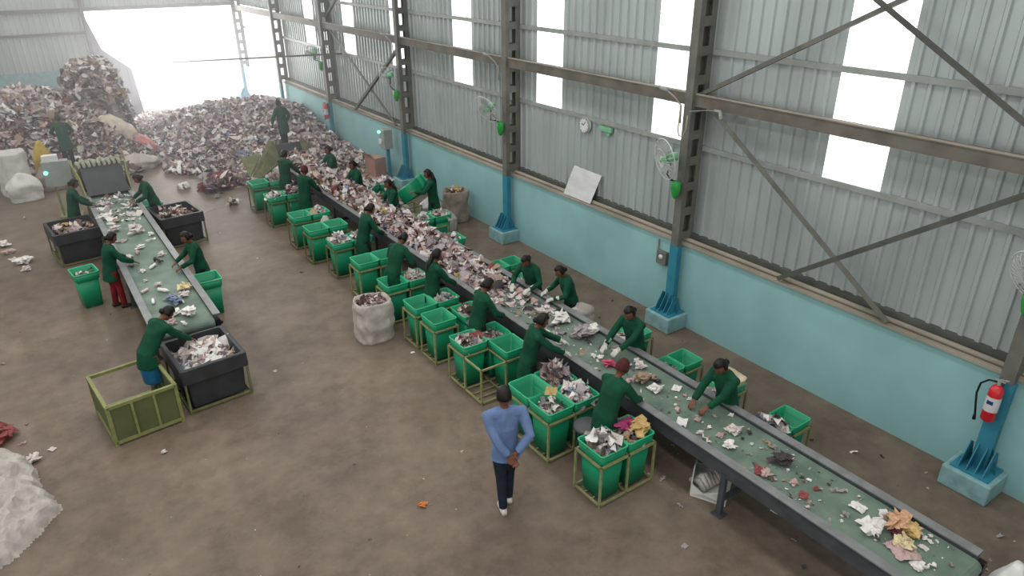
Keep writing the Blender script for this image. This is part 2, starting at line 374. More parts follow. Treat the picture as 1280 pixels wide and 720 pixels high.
# ------------------------------------------------------------------ conveyors
BZ = .75
def conveyor(x0, x1, ya, yb, label, near_roller=True, legs_at=()):
    t = empty('conveyor', ((x0 + x1) / 2, (ya + yb) / 2, 0), 0, label, 'conveyor'); ox, oy = (x0 + x1) / 2, (ya + yb) / 2
    X0, X1, A, B = x0 - ox, x1 - ox, ya - oy, yb - oy
    bm = bmesh.new(); r = .09; n = 8; prof = []                      # belt loop: top run, rounded nose, return run
    for i in range(n + 1): a = PI / 2 + PI * i / n; prof.append((A + r * 0 + math.cos(a) * r, BZ - r + math.sin(a) * r))
    for i in range(n + 1): a = -PI / 2 + PI * i / n; prof.append((B + math.cos(a) * r, BZ - r + math.sin(a) * r))
    L = [bm.verts.new((X0 + .01, y, z)) for y, z in prof]; R = [bm.verts.new((X1 - .01, y, z)) for y, z in prof]
    for i in range(len(prof)): j = (i + 1) % len(prof); bm.faces.new((L[i], L[j], R[j], R[i]))
    obj('belt', bm, M_BELT, t)
    for s, xx in ((-1, X0), (1, X1)):
        bm = bmesh.new(); a, b = sorted((xx, xx + s * .05)); box(bm, (a, A - .02, BZ - .19), (b, B, BZ + .03)); box(bm, (min(xx, xx + s * .085), A - .02, BZ + .03), (max(xx, xx + s * .085), B, BZ + .04)); obj('side_frame', bm, M_SIDE, t)
        bm = bmesh.new(); a, b = sorted((xx - s * .012, xx + s * .10)); box(bm, (a, A - .02, BZ + .04), (b, B, BZ + .055)); obj('edge_rail', bm, M_RAIL, t)
        bm = bmesh.new(); box(bm, (min(xx, xx + s * .07), A - .09, BZ - .16), (max(xx, xx + s * .07), A - .02, BZ - .02)); sphere(bm, (xx + s * .08, A - .06, BZ - .09), .035, 10, 6); obj('bearing_block', bm, M_BLACK, t)
    bm = bmesh.new(); tube(bm, [(X0 + .012, A, BZ - r), (X1 - .012, A, BZ - r)], r - .006, 16); obj('end_roller', bm, M_STEELD, t, smooth=True)
    for y in legs_at:
        for s, xx in ((-1, X0 - .03), (1, X1 + .03)):
            bm = bmesh.new(); bar(bm, (xx, y - oy, 0.01), (xx, y - oy, BZ - .15), .07, .05); box(bm, (xx - .07, y - oy - .07, 0), (xx + .07, y - oy + .07, .012)); obj('leg', bm, M_SIDE, t)
        bm = bmesh.new(); bar(bm, (X0 - .03, y - oy, .22), (X1 + .03, y - oy, .22), .05); obj('cross_tie', bm, M_SIDE, t)
    bm = bmesh.new(); box(bm, (X0 + .02, A + .1, BZ - .03), (X1 - .02, B - .1, BZ - .012)); obj('slider_bed', bm, M_STEELD, t)
    return t
AX0, AX1 = 5.66, 6.46
conveyor(AX0, AX1, 1.60, 19.2, 'long main sorting conveyor with green belt running parallel to the blue wall', legs_at=(2.0, 3.88, 6.3, 8.6, 10.9, 13.2, 15.5, 17.8))
LX0, LX1 = .97, 1.80
conveyor(LX0, LX1, 10.95, 19.3, 'shorter left sorting conveyor with green belt ending above a black tub', legs_at=(11.5, 13.8, 16.0, 18.3))
# infeed hopper of the left conveyor
t = empty('infeed_hopper', (1.39, 19.6, 0), 0, 'dark infeed hopper with lime side plates at the far end of the left conveyor', 'hopper')
bm = bmesh.new(); prism(bm, [(-.44, -.75, .82), (.44, -.75, .82), (.44, .25, 1.34), (-.44, .25, 1.34)], (0, .04, -.05)); obj('chute_plate', bm, M_RUBBER, t)
bm = bmesh.new(); prism(bm, [(-.44, .26, .10), (.44, .26, .10), (.44, .26, 1.36), (-.44, .26, 1.36)], (0, .04, 0)); obj('back_plate', bm, M_RUBBER, t)
for s in (-1, 1):
    bm = bmesh.new(); prism(bm, [(s * .47, -.9, .72), (s * .47, .3, .5), (s * .60, .45, 1.45), (s * .50, -.3, 1.18)], (s * .02, 0, 0)); obj('side_plate', bm, M_LIME, t)
    
    for yy, zz in ((.26, 1.3), (-.6, .75)): bm = bmesh.new(); bar(bm, (s * .46, yy, 0), (s * .46, yy, zz), .06); obj('leg', bm, M_LIME, t)
bm = bmesh.new(); pts = [(x, .27 + .03 * math.sin(x * 22), 1.37 + .03 * math.sin(x * 31)) for x in np.linspace(-.5, .5, 22)]; tube(bm, pts, [.05 + .018 * math.sin(i * 2.3) for i in range(22)], 8)
for k in range(9): x = -.45 + k * .11; tube(bm, [(x, .23, 1.38), (x + .02, .17, 1.30), (x, .16, 1.2 - .05 * (k % 3))], [.05, .045, .02], 7)
tag(obj('rolled_cloth', bm, M_PALE, smooth=True, loc=(1.39, 19.6, .02)), 'pale rolled cloth draped over the top edge of the left infeed hopper', 'cloth')
# infeed hopper of the main conveyor: flared olive plates
t = empty('infeed_hopper', (6.0, 19.6, 0), 0, 'olive steel infeed hopper with flared plates at the far end of the main conveyor', 'hopper')
def plate(pts, th=(0, 0, .02), m=M_OLIVE, nm='flared_plate'):
    bm = bmesh.new(); prism(bm, pts, th); obj(nm, bm, m, t)
plate([(-.52, -.10, 1.36), (-.38, -.10, 1.32), (-.42, -.60, .86), (-1.20, -1.40, .74), (-1.42, -1.40, .82)])
plate([(-1.46, -.60, 1.13), (-.90, -.60, 1.14), (-1.46, -1.35, .80)])
plate([(.42, .20, 1.22), (.62, .20, 1.12), (.56, -.10, .82), (.40, -.10, .84)], (.02, 0, 0))
bm = bmesh.new(); bar(bm, (-.30, 0, .0), (-.30, 0, 1.34), .05); obj('front_post', bm, M_OLIVE, t)
plate([(-.5, .1, .8), (.5, .1, .8), (.5, .4, 1.1), (-.3, .4, 1.1)], (0, .03, 0), M_RUBBER, 'back_plate')
for x, y in ((-.5, 0), (.5, 0), (-.5, -1.2), (.5, -.8)):
    bm = bmesh.new(); bar(bm, (x * 1.12, y, 0), (x * 1.12, y, .82), .06); obj('leg', bm, M_OLIVE, t)

# ------------------------------------------------------------------ green bins and their carts
def rrect(hx, hy, r, n=4):
    pts = []
    for cx, cy, a0 in ((hx - r, hy - r, 0), (-hx + r, hy - r, 90), (-hx + r, -hy + r, 180), (hx - r, -hy + r, 270)):
        for i in range(n + 1): a = rad(a0 + 90 * i / n); pts.append((cx + r * math.cos(a), cy + r * math.sin(a)))
    return pts
def loft_tub(sections, close_bottom=True):
    bm = bmesh.new(); rows = []
    for hx, hy, r, z in sections: rows.append([bm.verts.new((x, y, z)) for x, y in rrect(hx, hy, r)])
    for a, b in zip(rows, rows[1:]):
        for j in range(len(a)): bm.faces.new((a[j], a[(j + 1) % len(a)], b[(j + 1) % len(a)], b[j]))
    bm.faces.new(rows[0][::-1]); bm.faces.new(rows[-1]); return bm
BH = .70
def bin_meshes():
    body = loft_tub([(.150, .165, .03, 0), (.178, .196, .035, BH - .17), (.178, .196, .035, BH - .15), (.170, .188, .03, BH - .15), (.143, .158, .03, .012)][:0] or
                    [(.150, .165, .03, 0), (.180, .198, .035, BH - .15), (.174, .192, .03, BH - .15), (.144, .159, .025, .012)])
    col = loft_tub([(.184, .202, .035, BH - .16), (.198, .218, .04, BH - .145), (.206, .228, .04, BH - .02), (.198, .220, .035, BH - .02), (.190, .210, .03, BH - .14), (.172, .190, .03, BH - .15)])
    # collar is a ring: drop its two cap faces
    col.faces.ensure_lookup_table(); caps = [f for f in col.faces if len(f.verts) > 4]; bmesh.ops.delete(col, geom=caps, context='FACES_ONLY')
    rim = loft_tub([(.206, .228, .04, BH - .022), (.214, .236, .045, BH - .018), (.214, .236, .045, BH), (.198, .220, .035, BH), (.198, .220, .035, BH - .022)])
    caps = [f for f in rim.faces if len(f.verts) > 4]; bmesh.ops.delete(rim, geom=caps, context='FACES_ONLY')
    out = []
    for nm, b in (('tub', body), ('collar', col), ('rim', rim)):
        bmesh.ops.recalc_face_normals(b, faces=b.faces); me = bpy.data.meshes.new(nm); b.to_mesh(me); b.free(); out.append(me)
    return out
BM_ = bin_meshes(); M_RIM = mat('pale_green_rim', (50, 172, 122), .35, .05, 3, spec=.5)
for me, m in zip(BM_, (M_GREEN, M_GREEN, M_RIM)): me.materials.append(m); me.shade_smooth()
FILL = {}
def fill_mesh(kind):
    w = dict(pink=W_PINK, white=W_WHITE, brown=W_BROWN, mixed=W_PILE)[kind]
    def hf(x, y): return .05 + .09 * max(0, 1 - (x * x + y * y) / .045) + .03 * noise.noise(Vector((x * 14, y * 14, len(FILL))))
    return hf, w
def fill_bin(root, kind, top, label, big=.12, n=90):
    """loose rubbish in the bin: lies inside it, so a thing of its own"""
    hf, w = fill_mesh(kind); nb = random.random() * 50
    f = lambda x, y: .02 + (top * max(0, 1 - (x * x / .026 + y * y / .033) * .8)) + .03 * noise.noise(Vector((x * 12 + nb, y * 12, 3)))
    o = stuff_heap('loose_rubbish', label, 'rubbish', lambda x, y: max(.016, f(x, y)), -.155, .155, -.172, .172, n, .04, big, w, res=.06, zlift=.05, flat=.8)
    lift = BH - .13; o.location = root.matrix_world @ Vector((0, 0, lift)) if False else (root.location + Vector((0, 0, lift))); o.rotation_euler = root.rotation_euler
    return o
def make_bin(x, y, label, rz=0, z=.04, fill=None, mat2=False):
    t = empty('sorting_bin', (x, y, z), rz, label, 'bin')
    for nm, me in zip(('tub', 'collar', 'rim'), BM_):
        o = bpy.data.objects.new(nm, me); COL.objects.link(o); o.parent = t
    if fill: fill_bin(t, *fill)
    return t
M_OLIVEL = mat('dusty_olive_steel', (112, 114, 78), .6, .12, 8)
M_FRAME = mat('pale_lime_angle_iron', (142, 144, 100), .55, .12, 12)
def cart(x0, y0, nx, ny, label, cx=.43, cy=.46, h=.60, skip_mid=False, m=M_FRAME, th=.025):
    """open angle-iron frame holding nx by ny bins"""
    W, D = nx * cx, ny * cy; t = empty('bin_frame', (x0 + W / 2, y0 + D / 2, 0), 0, label, 'bin frame')
    gx = [-W / 2 + cx * i for i in range(nx + 1)]; gy = [-D / 2 + cy * i for i in range(ny + 1)]
    for a, X in enumerate(gx):
        for b, Y in enumerate(gy):
            if 0 < a < nx and 0 < b < ny: continue
            bm = bmesh.new(); bar(bm, (X, Y, 0.0), (X, Y, h), th); obj('leg', bm, m, t)
    for zz, nm in ((.035, 'bottom_rail'), (h - th / 2, 'top_rail')):
        for Y in (gy[0], gy[-1]): bm = bmesh.new(); bar(bm, (gx[0], Y, zz), (gx[-1], Y, zz), th); obj(nm, bm, m, t)
        for X in (gx[0], gx[-1]): bm = bmesh.new(); bar(bm, (X, gy[0], zz), (X, gy[-1], zz), th); obj(nm, bm, m, t)
    for X in gx[1:-1]:
        for zz in (h - th / 2, .035): bm = bmesh.new(); bar(bm, (X, gy[0], zz), (X, gy[-1], zz), th * .8); obj('divider', bm, m, t)
    for Y in gy[1:-1]:
        for zz in (h - th / 2, .035): bm = bmesh.new(); bar(bm, (gx[0], Y, zz), (gx[-1], Y, zz), th * .8); obj('divider', bm, m, t)
    for j in range(ny):
        Y = (gy[j] + gy[j + 1]) / 2
        for dy in (-.07, .07): bm = bmesh.new(); bar(bm, (gx[0], Y + dy, .022), (gx[-1], Y + dy, .022), th * .7); obj('bottom_slat', bm, m, t)
    return t
CX, CY = .43, .46; GX = 4.54
cx_ = lambda i: GX + CX * (i + .5)
# A: nearest pair
cart(GX, 4.76, 2, 1, 'lime frame holding the two nearest bins behind the walking man')
make_bin(cx_(0), 4.76 + CY / 2, 'green bin heaped with clear and beige plastic film, nearest the camera', fill=('white', .20, 'heap of clear and beige plastic film in the nearest green bin', .16, 120))
make_bin(cx_(1), 4.76 + CY / 2, 'green bin with magenta and yellow bags inside, beside the belt', fill=('brown', .02, 'dark scraps under the coloured bags in the second nearest green bin', .1, 60))
# B: 2 x 2
YB = 5.76
cart(GX, YB, 2, 2, 'lime frame holding four bins right beside the walking man')
make_bin(cx_(0), YB + CY * .5, 'green bin with a little clear film, front corner bin beside the walking man', fill=('white', .06, 'small twist of clear film in the bin beside the walking man', .14, 14))
make_bin(cx_(0), YB + CY * 1.5, 'empty green bin just behind the head of the walking man')
make_bin(cx_(1), YB + CY * .5, 'green bin filled with clear and white film next to the round stool', fill=('white', .16, 'shiny clear and white film heaped in the bin next to the round stool', .15, 110))
make_bin(cx_(1), YB + CY * 1.5, 'green bin overflowing with red and pink wrappers in front of a worker', fill=('pink', .26, 'red and pink wrappers overflowing from a bin beside the walking man', .15, 150))
# C: 2 x 2 with one empty slot
YC = 7.34
cart(GX, YC, 2, 2, 'lime frame with one empty slot, left of the walking man')
make_bin(cx_(0), YC + CY * 1.5, 'green bin with red and brown wrappers beside the empty frame slot', fill=('pink', .10, 'red and brown wrappers in the bin next to the empty frame slot', .13, 70))
make_bin(cx_(1), YC + CY * 1.5, 'green bin with small greenish scraps, belt side of the frame with an empty slot', fill=('brown', .0, 'small greenish scraps at the bottom of a bin by the belt', .08, 40))
make_bin(cx_(1), YC + CY * .5, 'empty green bin directly behind the empty frame slot')
# D
YD = 8.70
cart(GX, YD, 1, 1, 'single lime frame right of the white woven sack')
make_bin(cx_(0), YD + CY * .5, 'empty green bin in the single frame, right of the white woven sack')
make_bin(cx_(1) + .08, YD + .15, 'green bin with a roll of cream paper close to the belt under a worker', fill=('brown', .12, 'cream and brown paper rolls in a bin close to the belt', .15, 50))
cart(GX, YD + .62, 2, 1, 'lime frame directly right of the top of the white woven sack')
make_bin(cx_(0), YD + .62 + CY / 2, 'empty green bin touching the right side of the white woven sack')
make_bin(cx_(1), YD + .62 + CY / 2, 'green bin with white film scraps between two workers at the belt', fill=('white', .05, 'white film scraps in a bin between two workers', .12, 40))
# E and further groups towards the far end
groups = [
 (10.35, [(0, 0, None), (1, 0, ('white', .10))], 'behind the white woven sack'),
 (11.55, [(0, 0, None), (1, 0, None)], 'one group farther than the white woven sack'),
 (12.75, [(0, 0, ('white', .2)), (1, 0, ('white', .15))], 'heaped with white film'),
 (13.75, [(0, 0, None), (1, 0, None)], 'that is open and empty'),
 (14.75, [(0, 0, None), (1, 0, ('white', .12))], 'behind the two open empty bins'),
 (16.45, [(0, 0, ('white', .12)), (1, 0, ('pink', .2))], 'second from the far end'),
 (17.75, [(0, 0, None), (1, 0, ('mixed', .2))], 'nearest the olive hopper')]
for yy, bins, where in groups:
    gx0 = 4.42 if yy > 13 else GX
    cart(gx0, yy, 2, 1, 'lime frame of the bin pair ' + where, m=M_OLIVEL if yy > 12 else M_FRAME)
    for i, _, fl in bins:
        lab = ('outer' if i == 0 else 'belt side') + ' green bin of the pair ' + where
        make_bin(gx0 + CX * (i + .5), yy + CY / 2, lab, fill=(fl[0], fl[1], 'scraps in the ' + ('outer' if i == 0 else 'belt side') + ' bin of the pair ' + where, .15, 90) if fl else None)
# wall side bins
WX, WY, WS = .365, .39, .84      # the boxes on the wall side are a size smaller
def wall_pair(x0, y0, nx, ny, label): return cart(x0, y0, nx, ny, label, WX, WY, .51)
def wall_bin(i, y0, label, fill=None, x0=6.60):
    t = make_bin(x0 + WX * (i + .5), y0 + WY / 2, label); t.scale = (WS, WS, WS)
    if fill: o = fill_bin(t, *fill); o.scale = (WS, WS, WS); o.location.z = .04 + (BH - .13) * WS
    return t
wall_pair(6.60, 3.92, 2, 1, 'lime frame of the wall side pair nearest the fire extinguisher')
wall_bin(1, 3.92, 'empty green bin on the wall side, nearest the fire extinguisher')
wall_bin(0, 3.92, 'green bin full of white film, wall side, nearest the camera', ('white', .22, 'white film heaped in the wall side bin nearest the camera', .2, 90))
wall_pair(6.60, 4.92, 2, 1, 'lime frame behind the gloveless worker on the wall side')
wall_bin(0, 4.92, 'green bin with white bag in front of the gloveless worker on the wall side', ('white', .06, 'white plastic bag in the bin beside the gloveless worker', .18, 24))
wall_bin(1, 4.92, 'green bin topped with a cream sack behind the gloveless worker', ('mixed', .08, 'brown scraps on top of the bin behind the gloveless worker', .15, 40))
wall_pair(6.60, 5.70, 2, 1, 'lime frame of the open pair on the wall side between two workers')
wall_bin(0, 5.70, 'green bin with a few pink scraps, left of the open wall side pair', ('pink', .0, 'few pink scraps in the left bin of the open wall side pair', .1, 30))
wall_bin(1, 5.70, 'empty green bin, right of the open wall side pair')
wall_pair(6.60, 6.72, 2, 1, 'lime frame behind the wall side worker reaching over the belt')
wall_bin(0, 6.72, 'green bin with white rags behind the wall side worker reaching over the belt', ('white', .08, 'white rags in the bin behind the worker reaching over the belt', .15, 50))
wall_bin(1, 6.72, 'empty outer green bin behind the wall side worker reaching over the belt')
wall_pair(6.60, 9.35, 1, 1, 'lime frame left of the two crouching wall side workers')
wall_bin(0, 9.35, 'green bin with clear film scraps, left of the two crouching wall side workers', ('white', .02, 'clear film scraps in the bin left of the crouching workers', .1, 30))
wall_pair(6.60, 10.1, 2, 1, 'lime frame of the shiny empty pair in the middle of the wall side')
wall_bin(0, 10.1, 'shiny empty green bin on the belt side, middle of the wall side row')
wall_bin(1, 10.1, 'shiny empty green bin on the outer side, middle of the wall side row')
make_bin(6.75, 11.9, 'green bin half hidden left of the shiny pair on the wall side', fill=('mixed', .06, 'mixed scraps in the half hidden wall side bin', .15, 40), z=0)
wall_pair(6.55, 13.0, 2, 1, 'lime frame of the white filled pair in front of the standing worker by the wall')
make_bin(6.55 + CX * .5, 13.23, 'green bin with white film, belt side, in front of the standing worker by the wall', fill=('white', .1, 'white film in the belt side bin by the standing worker', .15, 60))
make_bin(6.55 + CX * 1.5, 13.23, 'green bin with white film, outer, in front of the standing worker by the wall', fill=('white', .12, 'white film in the outer bin by the standing worker', .15, 60))
wall_pair(6.70, 14.5, 2, 1, 'lime frame under the tipped green bin')
tb = make_bin(6.90, 14.50, 'green bin tipped over on its side on top of a lime frame', z=.80); tb.rotation_euler = (rad(62), rad(18), rad(70))
wall_pair(6.6, 15.9, 2, 1, 'far wall side lime frame under white sacks')
make_bin(6.6 + CX * .5, 16.13, 'far wall side green bin nearest the belt, covered with white film', fill=('white', .22, 'white film heaped on the far wall side bin', .25, 70))
make_bin(6.6 + CX * 1.5, 16.13, 'far wall side outer green bin beside the leaning cardboard', fill=('white', .2, 'white sheets over the far outer wall side bin', .25, 60))
# bins along the left conveyor
make_bin(.32, 14.40, 'green bin standing on the floor left of the left conveyor', z=0, rz=rad(8), fill=('white', .03, 'pale scraps on the lone bin left of the left conveyor', .12, 12))
make_bin(2.12, 12.75, 'green bin right of the left conveyor behind its right side worker', z=0)
make_bin(2.10, 17.95, 'green bin at the far right side of the left conveyor, behind the black tub', z=0, rz=rad(12))

# black tubs in frames
def tub(x, y, rz, label, lw=.84, ld=1.0, fill=None, flabel=None):
    t = empty('black_tub', (x, y, .05), rz, label, 'tub')
    b = loft_tub([(lw / 2 - .035, ld / 2 - .035, .04, 0), (lw / 2, ld / 2, .05, .62), (lw / 2 + .03, ld / 2 + .03, .05, .62), (lw / 2 + .03, ld / 2 + .03, .05, .66), (lw / 2 - .015, ld / 2 - .015, .04, .66), (lw / 2 - .05, ld / 2 - .05, .03, .015)])
    bmesh.ops.recalc_face_normals(b, faces=b.faces); obj('tub_body', b, M_RUBBER, t, smooth=False)
    b = loft_tub([(lw / 2 + .05, ld / 2 + .05, .05, .44), (lw / 2 + .045, ld / 2 + .045, .05, .655), (lw / 2 + .032, ld / 2 + .032, .05, .66)]); caps = [f for f in b.faces if len(f.verts) > 4]; bmesh.ops.delete(b, geom=caps, context='FACES_ONLY')
    obj('rim_skirt', b, M_RUBBER, t)
    if fill:
        n0 = random.random() * 40
        o = stuff_heap('loose_rubbish', flabel, 'rubbish', lambda px, py: .03 + .13 * max(0, 1 - ((px / lw * 2) ** 2 + (py / ld * 2) ** 2)) + .05 * noise.noise(Vector((px * 5 + n0, py * 5, 0))), -lw / 2 + .07, lw / 2 - .07, -ld / 2 + .07, ld / 2 - .07, 220, .06, .2, fill, res=.08, zlift=.06, flat=.8)
        o.location = (x, y, .45); o.rotation_euler = (0, 0, rz)
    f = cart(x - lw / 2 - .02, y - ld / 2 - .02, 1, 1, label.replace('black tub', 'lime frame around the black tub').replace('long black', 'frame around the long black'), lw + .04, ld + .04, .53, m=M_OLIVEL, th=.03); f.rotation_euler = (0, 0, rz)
    return t
tub(1.42, 10.12, rad(4), 'black tub full of grey film in front of the left conveyor', fill=W_WHITE, flabel='grey and clear film in the black tub in front of the left conveyor')
tub(.42, 17.25, rad(6), 'black tub holding a white carton, left of the left conveyor', fill=W_BROWN, flabel='carton and scraps in the black tub left of the left conveyor')
tub(2.44, 17.0, rad(6), 'black tub with crumpled paper, right of the left conveyor', fill=W_BROWN, flabel='crumpled paper in the black tub right of the left conveyor')
# empty lime cart with sheet sides
t = empty('lime_cart', (.40, 9.92, 0), rad(6), 'empty lime painted cart with sheet sides in front of the bending worker', 'cart')
W2, D2, H2 = .43, .50, .62
for sx in (-1, 1):
    for sy in (-1, 1): bm = bmesh.new(); bar(bm, (sx * W2, sy * D2, 0), (sx * W2, sy * D2, H2), .045); obj('leg', bm, M_LIME, t)
for z in (.05, H2 - .02):
    for s in (-1, 1):
        bm = bmesh.new(); bar(bm, (-W2, s * D2, z), (W2, s * D2, z), .045); obj('rail', bm, M_LIME, t)
        bm = bmesh.new(); bar(bm, (s * W2, -D2, z), (s * W2, D2, z), .045); obj('rail', bm, M_LIME, t)
M_OLIVE2 = mat('dull_olive_sheet', (92, 96, 62), .65, .12, 3)
for a, b in (((-W2 + .02, -D2 - .002, .06), (W2 - .02, -D2 + .004, H2 - .05)), ((-W2 - .002, -D2, .06), (-W2 + .004, D2, H2 - .05)), ((W2 - .004, -D2, .06), (W2 + .002, D2, H2 - .05)), ((-W2, -D2, .055), (W2, D2, .062))):
    obj('side_sheet', bx(a, b), M_OLIVE2, t)
for x in (-.14, .14): bm = bmesh.new(); bar(bm, (x, -D2 - .01, .06), (x, -D2 - .01, H2 - .04), .03); obj('side_rib', bm, M_LIME, t)

# ------------------------------------------------------------------ people
def ik(S, Hd, l1, l2, pole):
    S = Vector(S); Hd = Vector(Hd); d = Hd - S; L = min(d.length, (l1 + l2) * .985); d.normalize(); Hd = S + d * L
    a = (l1 * l1 - l2 * l2 + L * L) / (2 * L); hgt = math.sqrt(max(0, l1 * l1 - a * a)); p = Vector(pole); p = (p - d * p.dot(d)).normalized()
    return S + d * a + p * hgt, Hd
def hand_geo(bm, W, d, nrm, side, s=1.0, g=0.0):
    """palm, four unequal bent fingers and a thumb; d = hand direction, nrm = palm normal"""
    d = Vector(d).normalized(); nrm = Vector(nrm); nrm = (nrm - d * nrm.dot(d)).normalized(); a = d.cross(nrm) * side
    tube(bm, [W - d * .02 * s, W + d * .03 * s, W + d * .07 * s, W + d * .088 * s], [(.022 * s + g, .016 * s + g), (.034 * s + g, .015 * s + g), (.038 * s + g, .014 * s + g), (.030 * s + g, .011 * s + g)], 10) if abs(a.x) > .5 else \
        sphere(bm, W + d * .045 * s, .04 * s + g, 10, 7, None)
    for k, ln in enumerate((.066, .074, .070, .056)):
        o = a * ((k - 1.5) * -.0215 * s); b = W + d * .08 * s + o; c = d * .8 + nrm * (.35 + .1 * k); c.normalize(); e = d * .35 + nrm * .9; e.normalize()
        tube(bm, [b - d * .015, b + d * .4 * ln * s, b + d * .4 * ln * s + c * .32 * ln * s, b + d * .4 * ln * s + c * .32 * ln * s + e * .3 * ln * s], [.0095 * s + g, .0095 * s + g, .009 * s + g, .0075 * s + g], 7)
    tb = W + d * .02 * s + a * .03 * s; td = (d * .7 + a * .7 + nrm * .3).normalized()
    tube(bm, [W + d * .01, tb, tb + td * .035 * s, tb + td * .035 * s + (d + nrm * .3).normalized() * .025 * s], [.012 * s + g, .013 * s + g, .011 * s + g, .009 * s + g], 7)
def person(label, x, y, face, h=1.52, lean=15, bend=25, hands=None, coat=M_COAT, lower=M_TROUS, glove=False, hair='bun', skirt=False, shoes=M_SHOED, step=.05, vox=.011, z=0, male=False, coat_len=.30, headturn=0, sleeve=1.0, lowerlegs=None, hairmat=None, twist=0):
    """face: heading in degrees, 0 looks along +Y, 90 along -X"""
    t = empty('person', (x, y, z), rad(face), label, 'person')
    k = h / 1.6; hipz = .84 * k; L = rad(lean); dS = Vector((0, math.sin(L), math.cos(L)))
    hip = Vector((0, -.10 * math.sin(L) * 1.2, hipz)); shw = (.195 if male else .17) * k
    sh = hip + dS * .47 * k; neck = hip + dS * .53 * k; L2 = rad(min(bend, 80)); dH = Vector((0, math.sin(L2), math.cos(L2)))
    head = neck + dH * .125 * k + Vector((0, .02, 0)); hw, hd, hh = .073 * k, .09 * k, .112 * k
    Rh = Euler((-L2 * .9, 0, rad(headturn))).to_matrix()
    S = [sh + Vector((s * shw, 0, -.01)) for s in (-1, 1)]
    if hands is None: hands = [(-.16, .34, .86 / k * k), (.16, .36, .86)]
    arms = []
    for s, sp, hp in zip((-1, 1), S, hands):
        pole = Vector((s * .8, -.4, -.6)) if hp[1] > 0 else Vector((s * 1, -.35, 0)); e, w = ik(sp, hp, .275 * k, .245 * k, pole); arms.append((sp, e, w))
    legs = []
    for s in (-1, 1):
        hp = hip + Vector((s * (.07 if male else .085) * k, 0, -.02)); an = Vector((s * (.05 if male else .095) * k, s * step, .075 * k)); kn = (hp + an) / 2 + Vector((0, .025, .02)); legs.append((hp, kn, an))
    # --- continuous body
    bm = bmesh.new()
    tube(bm, [hip - dS * .05, hip, hip + dS * .14 * k, hip + dS * .30 * k, hip + dS * .42 * k, hip + dS * .49 * k], [(.12 * k, .085 * k), (.145 * k, .10 * k), (.118 * k, .085 * k), (.14 * k, .10 * k), (.15 * k, .085 * k), (.07 * k, .06 * k)], 14)
    tube(bm, [sh, neck, head - Rh @ Vector((0, .01, .05))], [.055 * k, .048 * k, .046 * k], 10)
    tube(bm, [S[0], sh, S[1]], [.042 * k, .052 * k, .042 * k], 10)
    sphere(bm, head, (hw, hd, hh), 18, 12, Rh); sphere(bm, head + Rh @ Vector((0, .028 * k, -.055 * k)), (.052 * k, .056 * k, .052 * k), 12, 8, Rh)       # skull, jaw and chin
    tube(bm, [head + Rh @ Vector((0, hd * .93, .012 * k)), head + Rh @ Vector((0, hd * 1.18, -.022 * k)), head + Rh @ Vector((0, hd * .98, -.034 * k))], [.008 * k, .014 * k, .012 * k], 7)
    for s in (-1, 1): sphere(bm, head + Rh @ Vector((s * hw * 1.0, 0, -.01 * k)), (.012 * k, .02 * k, .03 * k), 8, 6, Rh)
    for (sp, e, w), s in zip(arms, (-1, 1)):
        tube(bm, [sp, sp.lerp(e, .5), e, e.lerp(w, .4), w], [.048 * k, .043 * k, .036 * k, .035 * k, .024 * k], 10)
        f = (w - e).normalized(); nr = Vector((-s * .25, -.2, -1)) if hands[0][1] > 0 else Vector((0, -1, .2)); hand_geo(bm, w, (f + Vector((0, .15, -.15)) * (1 if hands[0][1] > 0 else 0)).normalized(), nr, s, k)
    for hp, kn, an in legs:
        tube(bm, [hp, hp.lerp(kn, .5), kn, kn.lerp(an, .35), an, an + Vector((0, 0, -.03))], [.085 * k, .075 * k, .053 * k, .052 * k, .036 * k, .036 * k], 10)
        tube(bm, [an + Vector((0, -.04 * k, -.035 * k)), an + Vector((0, .07 * k, -.04 * k)), an + Vector((0, .15 * k, -.05 * k))], [.032 * k, .034 * k, .022 * k], 8)
    remeshed('body', bm, vox * .8, M_SKIN, t, 2)
    # --- coat or shirt
    bm = bmesh.new(); g = .018
    seq = [(hip + Vector((0, -.01, -coat_len * k)), .175, .14), (hip + Vector((0, -.01, -.12 * k)), .165, .125), (hip, .155, .115), (hip + dS * .13 * k, .14, .105), (hip + dS * .30 * k, .155, .118), (hip + dS * .42 * k, .165, .105), (hip + dS * .49 * k, .10, .085), (hip + dS * .515 * k, .066, .062)]
    if male: seq = [(p, a * .97, b * .92) for p, a, b in seq]
    tube(bm, [a[0] for a in seq], [(a[1] * k * (1 if male else 1.06) + .006, a[2] * k * (1 if male else 1.1) + .006) for a in seq], 18)
    tube(bm, [S[0], S[0].lerp(sh, .5), sh, S[1].lerp(sh, .5), S[1]], [.058 * k, .076 * k, .088 * k, .076 * k, .058 * k], 12)
    for sp in S: sphere(bm, sp + Vector((0, 0, -.012)), .066 * k, 12, 9)
    for sp, e, w in arms:
        ce = e.lerp(w, .92 * sleeve); tube(bm, [sp, sp.lerp(e, .5), e, e.lerp(ce, .5), ce], [.062 * k, .062 * k, .056 * k, .052 * k, .047 * k], 12)
    for v in bm.verts: v.co += noise.noise_vector(v.co * 9 + Vector((x, y, 0))) * .013 + noise.noise_vector(v.co * 22 + Vector((x, y, 3))) * .004
    remeshed('shirt' if male else 'coat', bm, vox, coat, t, 2)
    # --- lower garment
    bm = bmesh.new()
    tube(bm, [hip + Vector((0, 0, .02)), hip - Vector((0, 0, .10 * k))], [(.15 * k, .11 * k), (.155 * k, .115 * k)], 14)
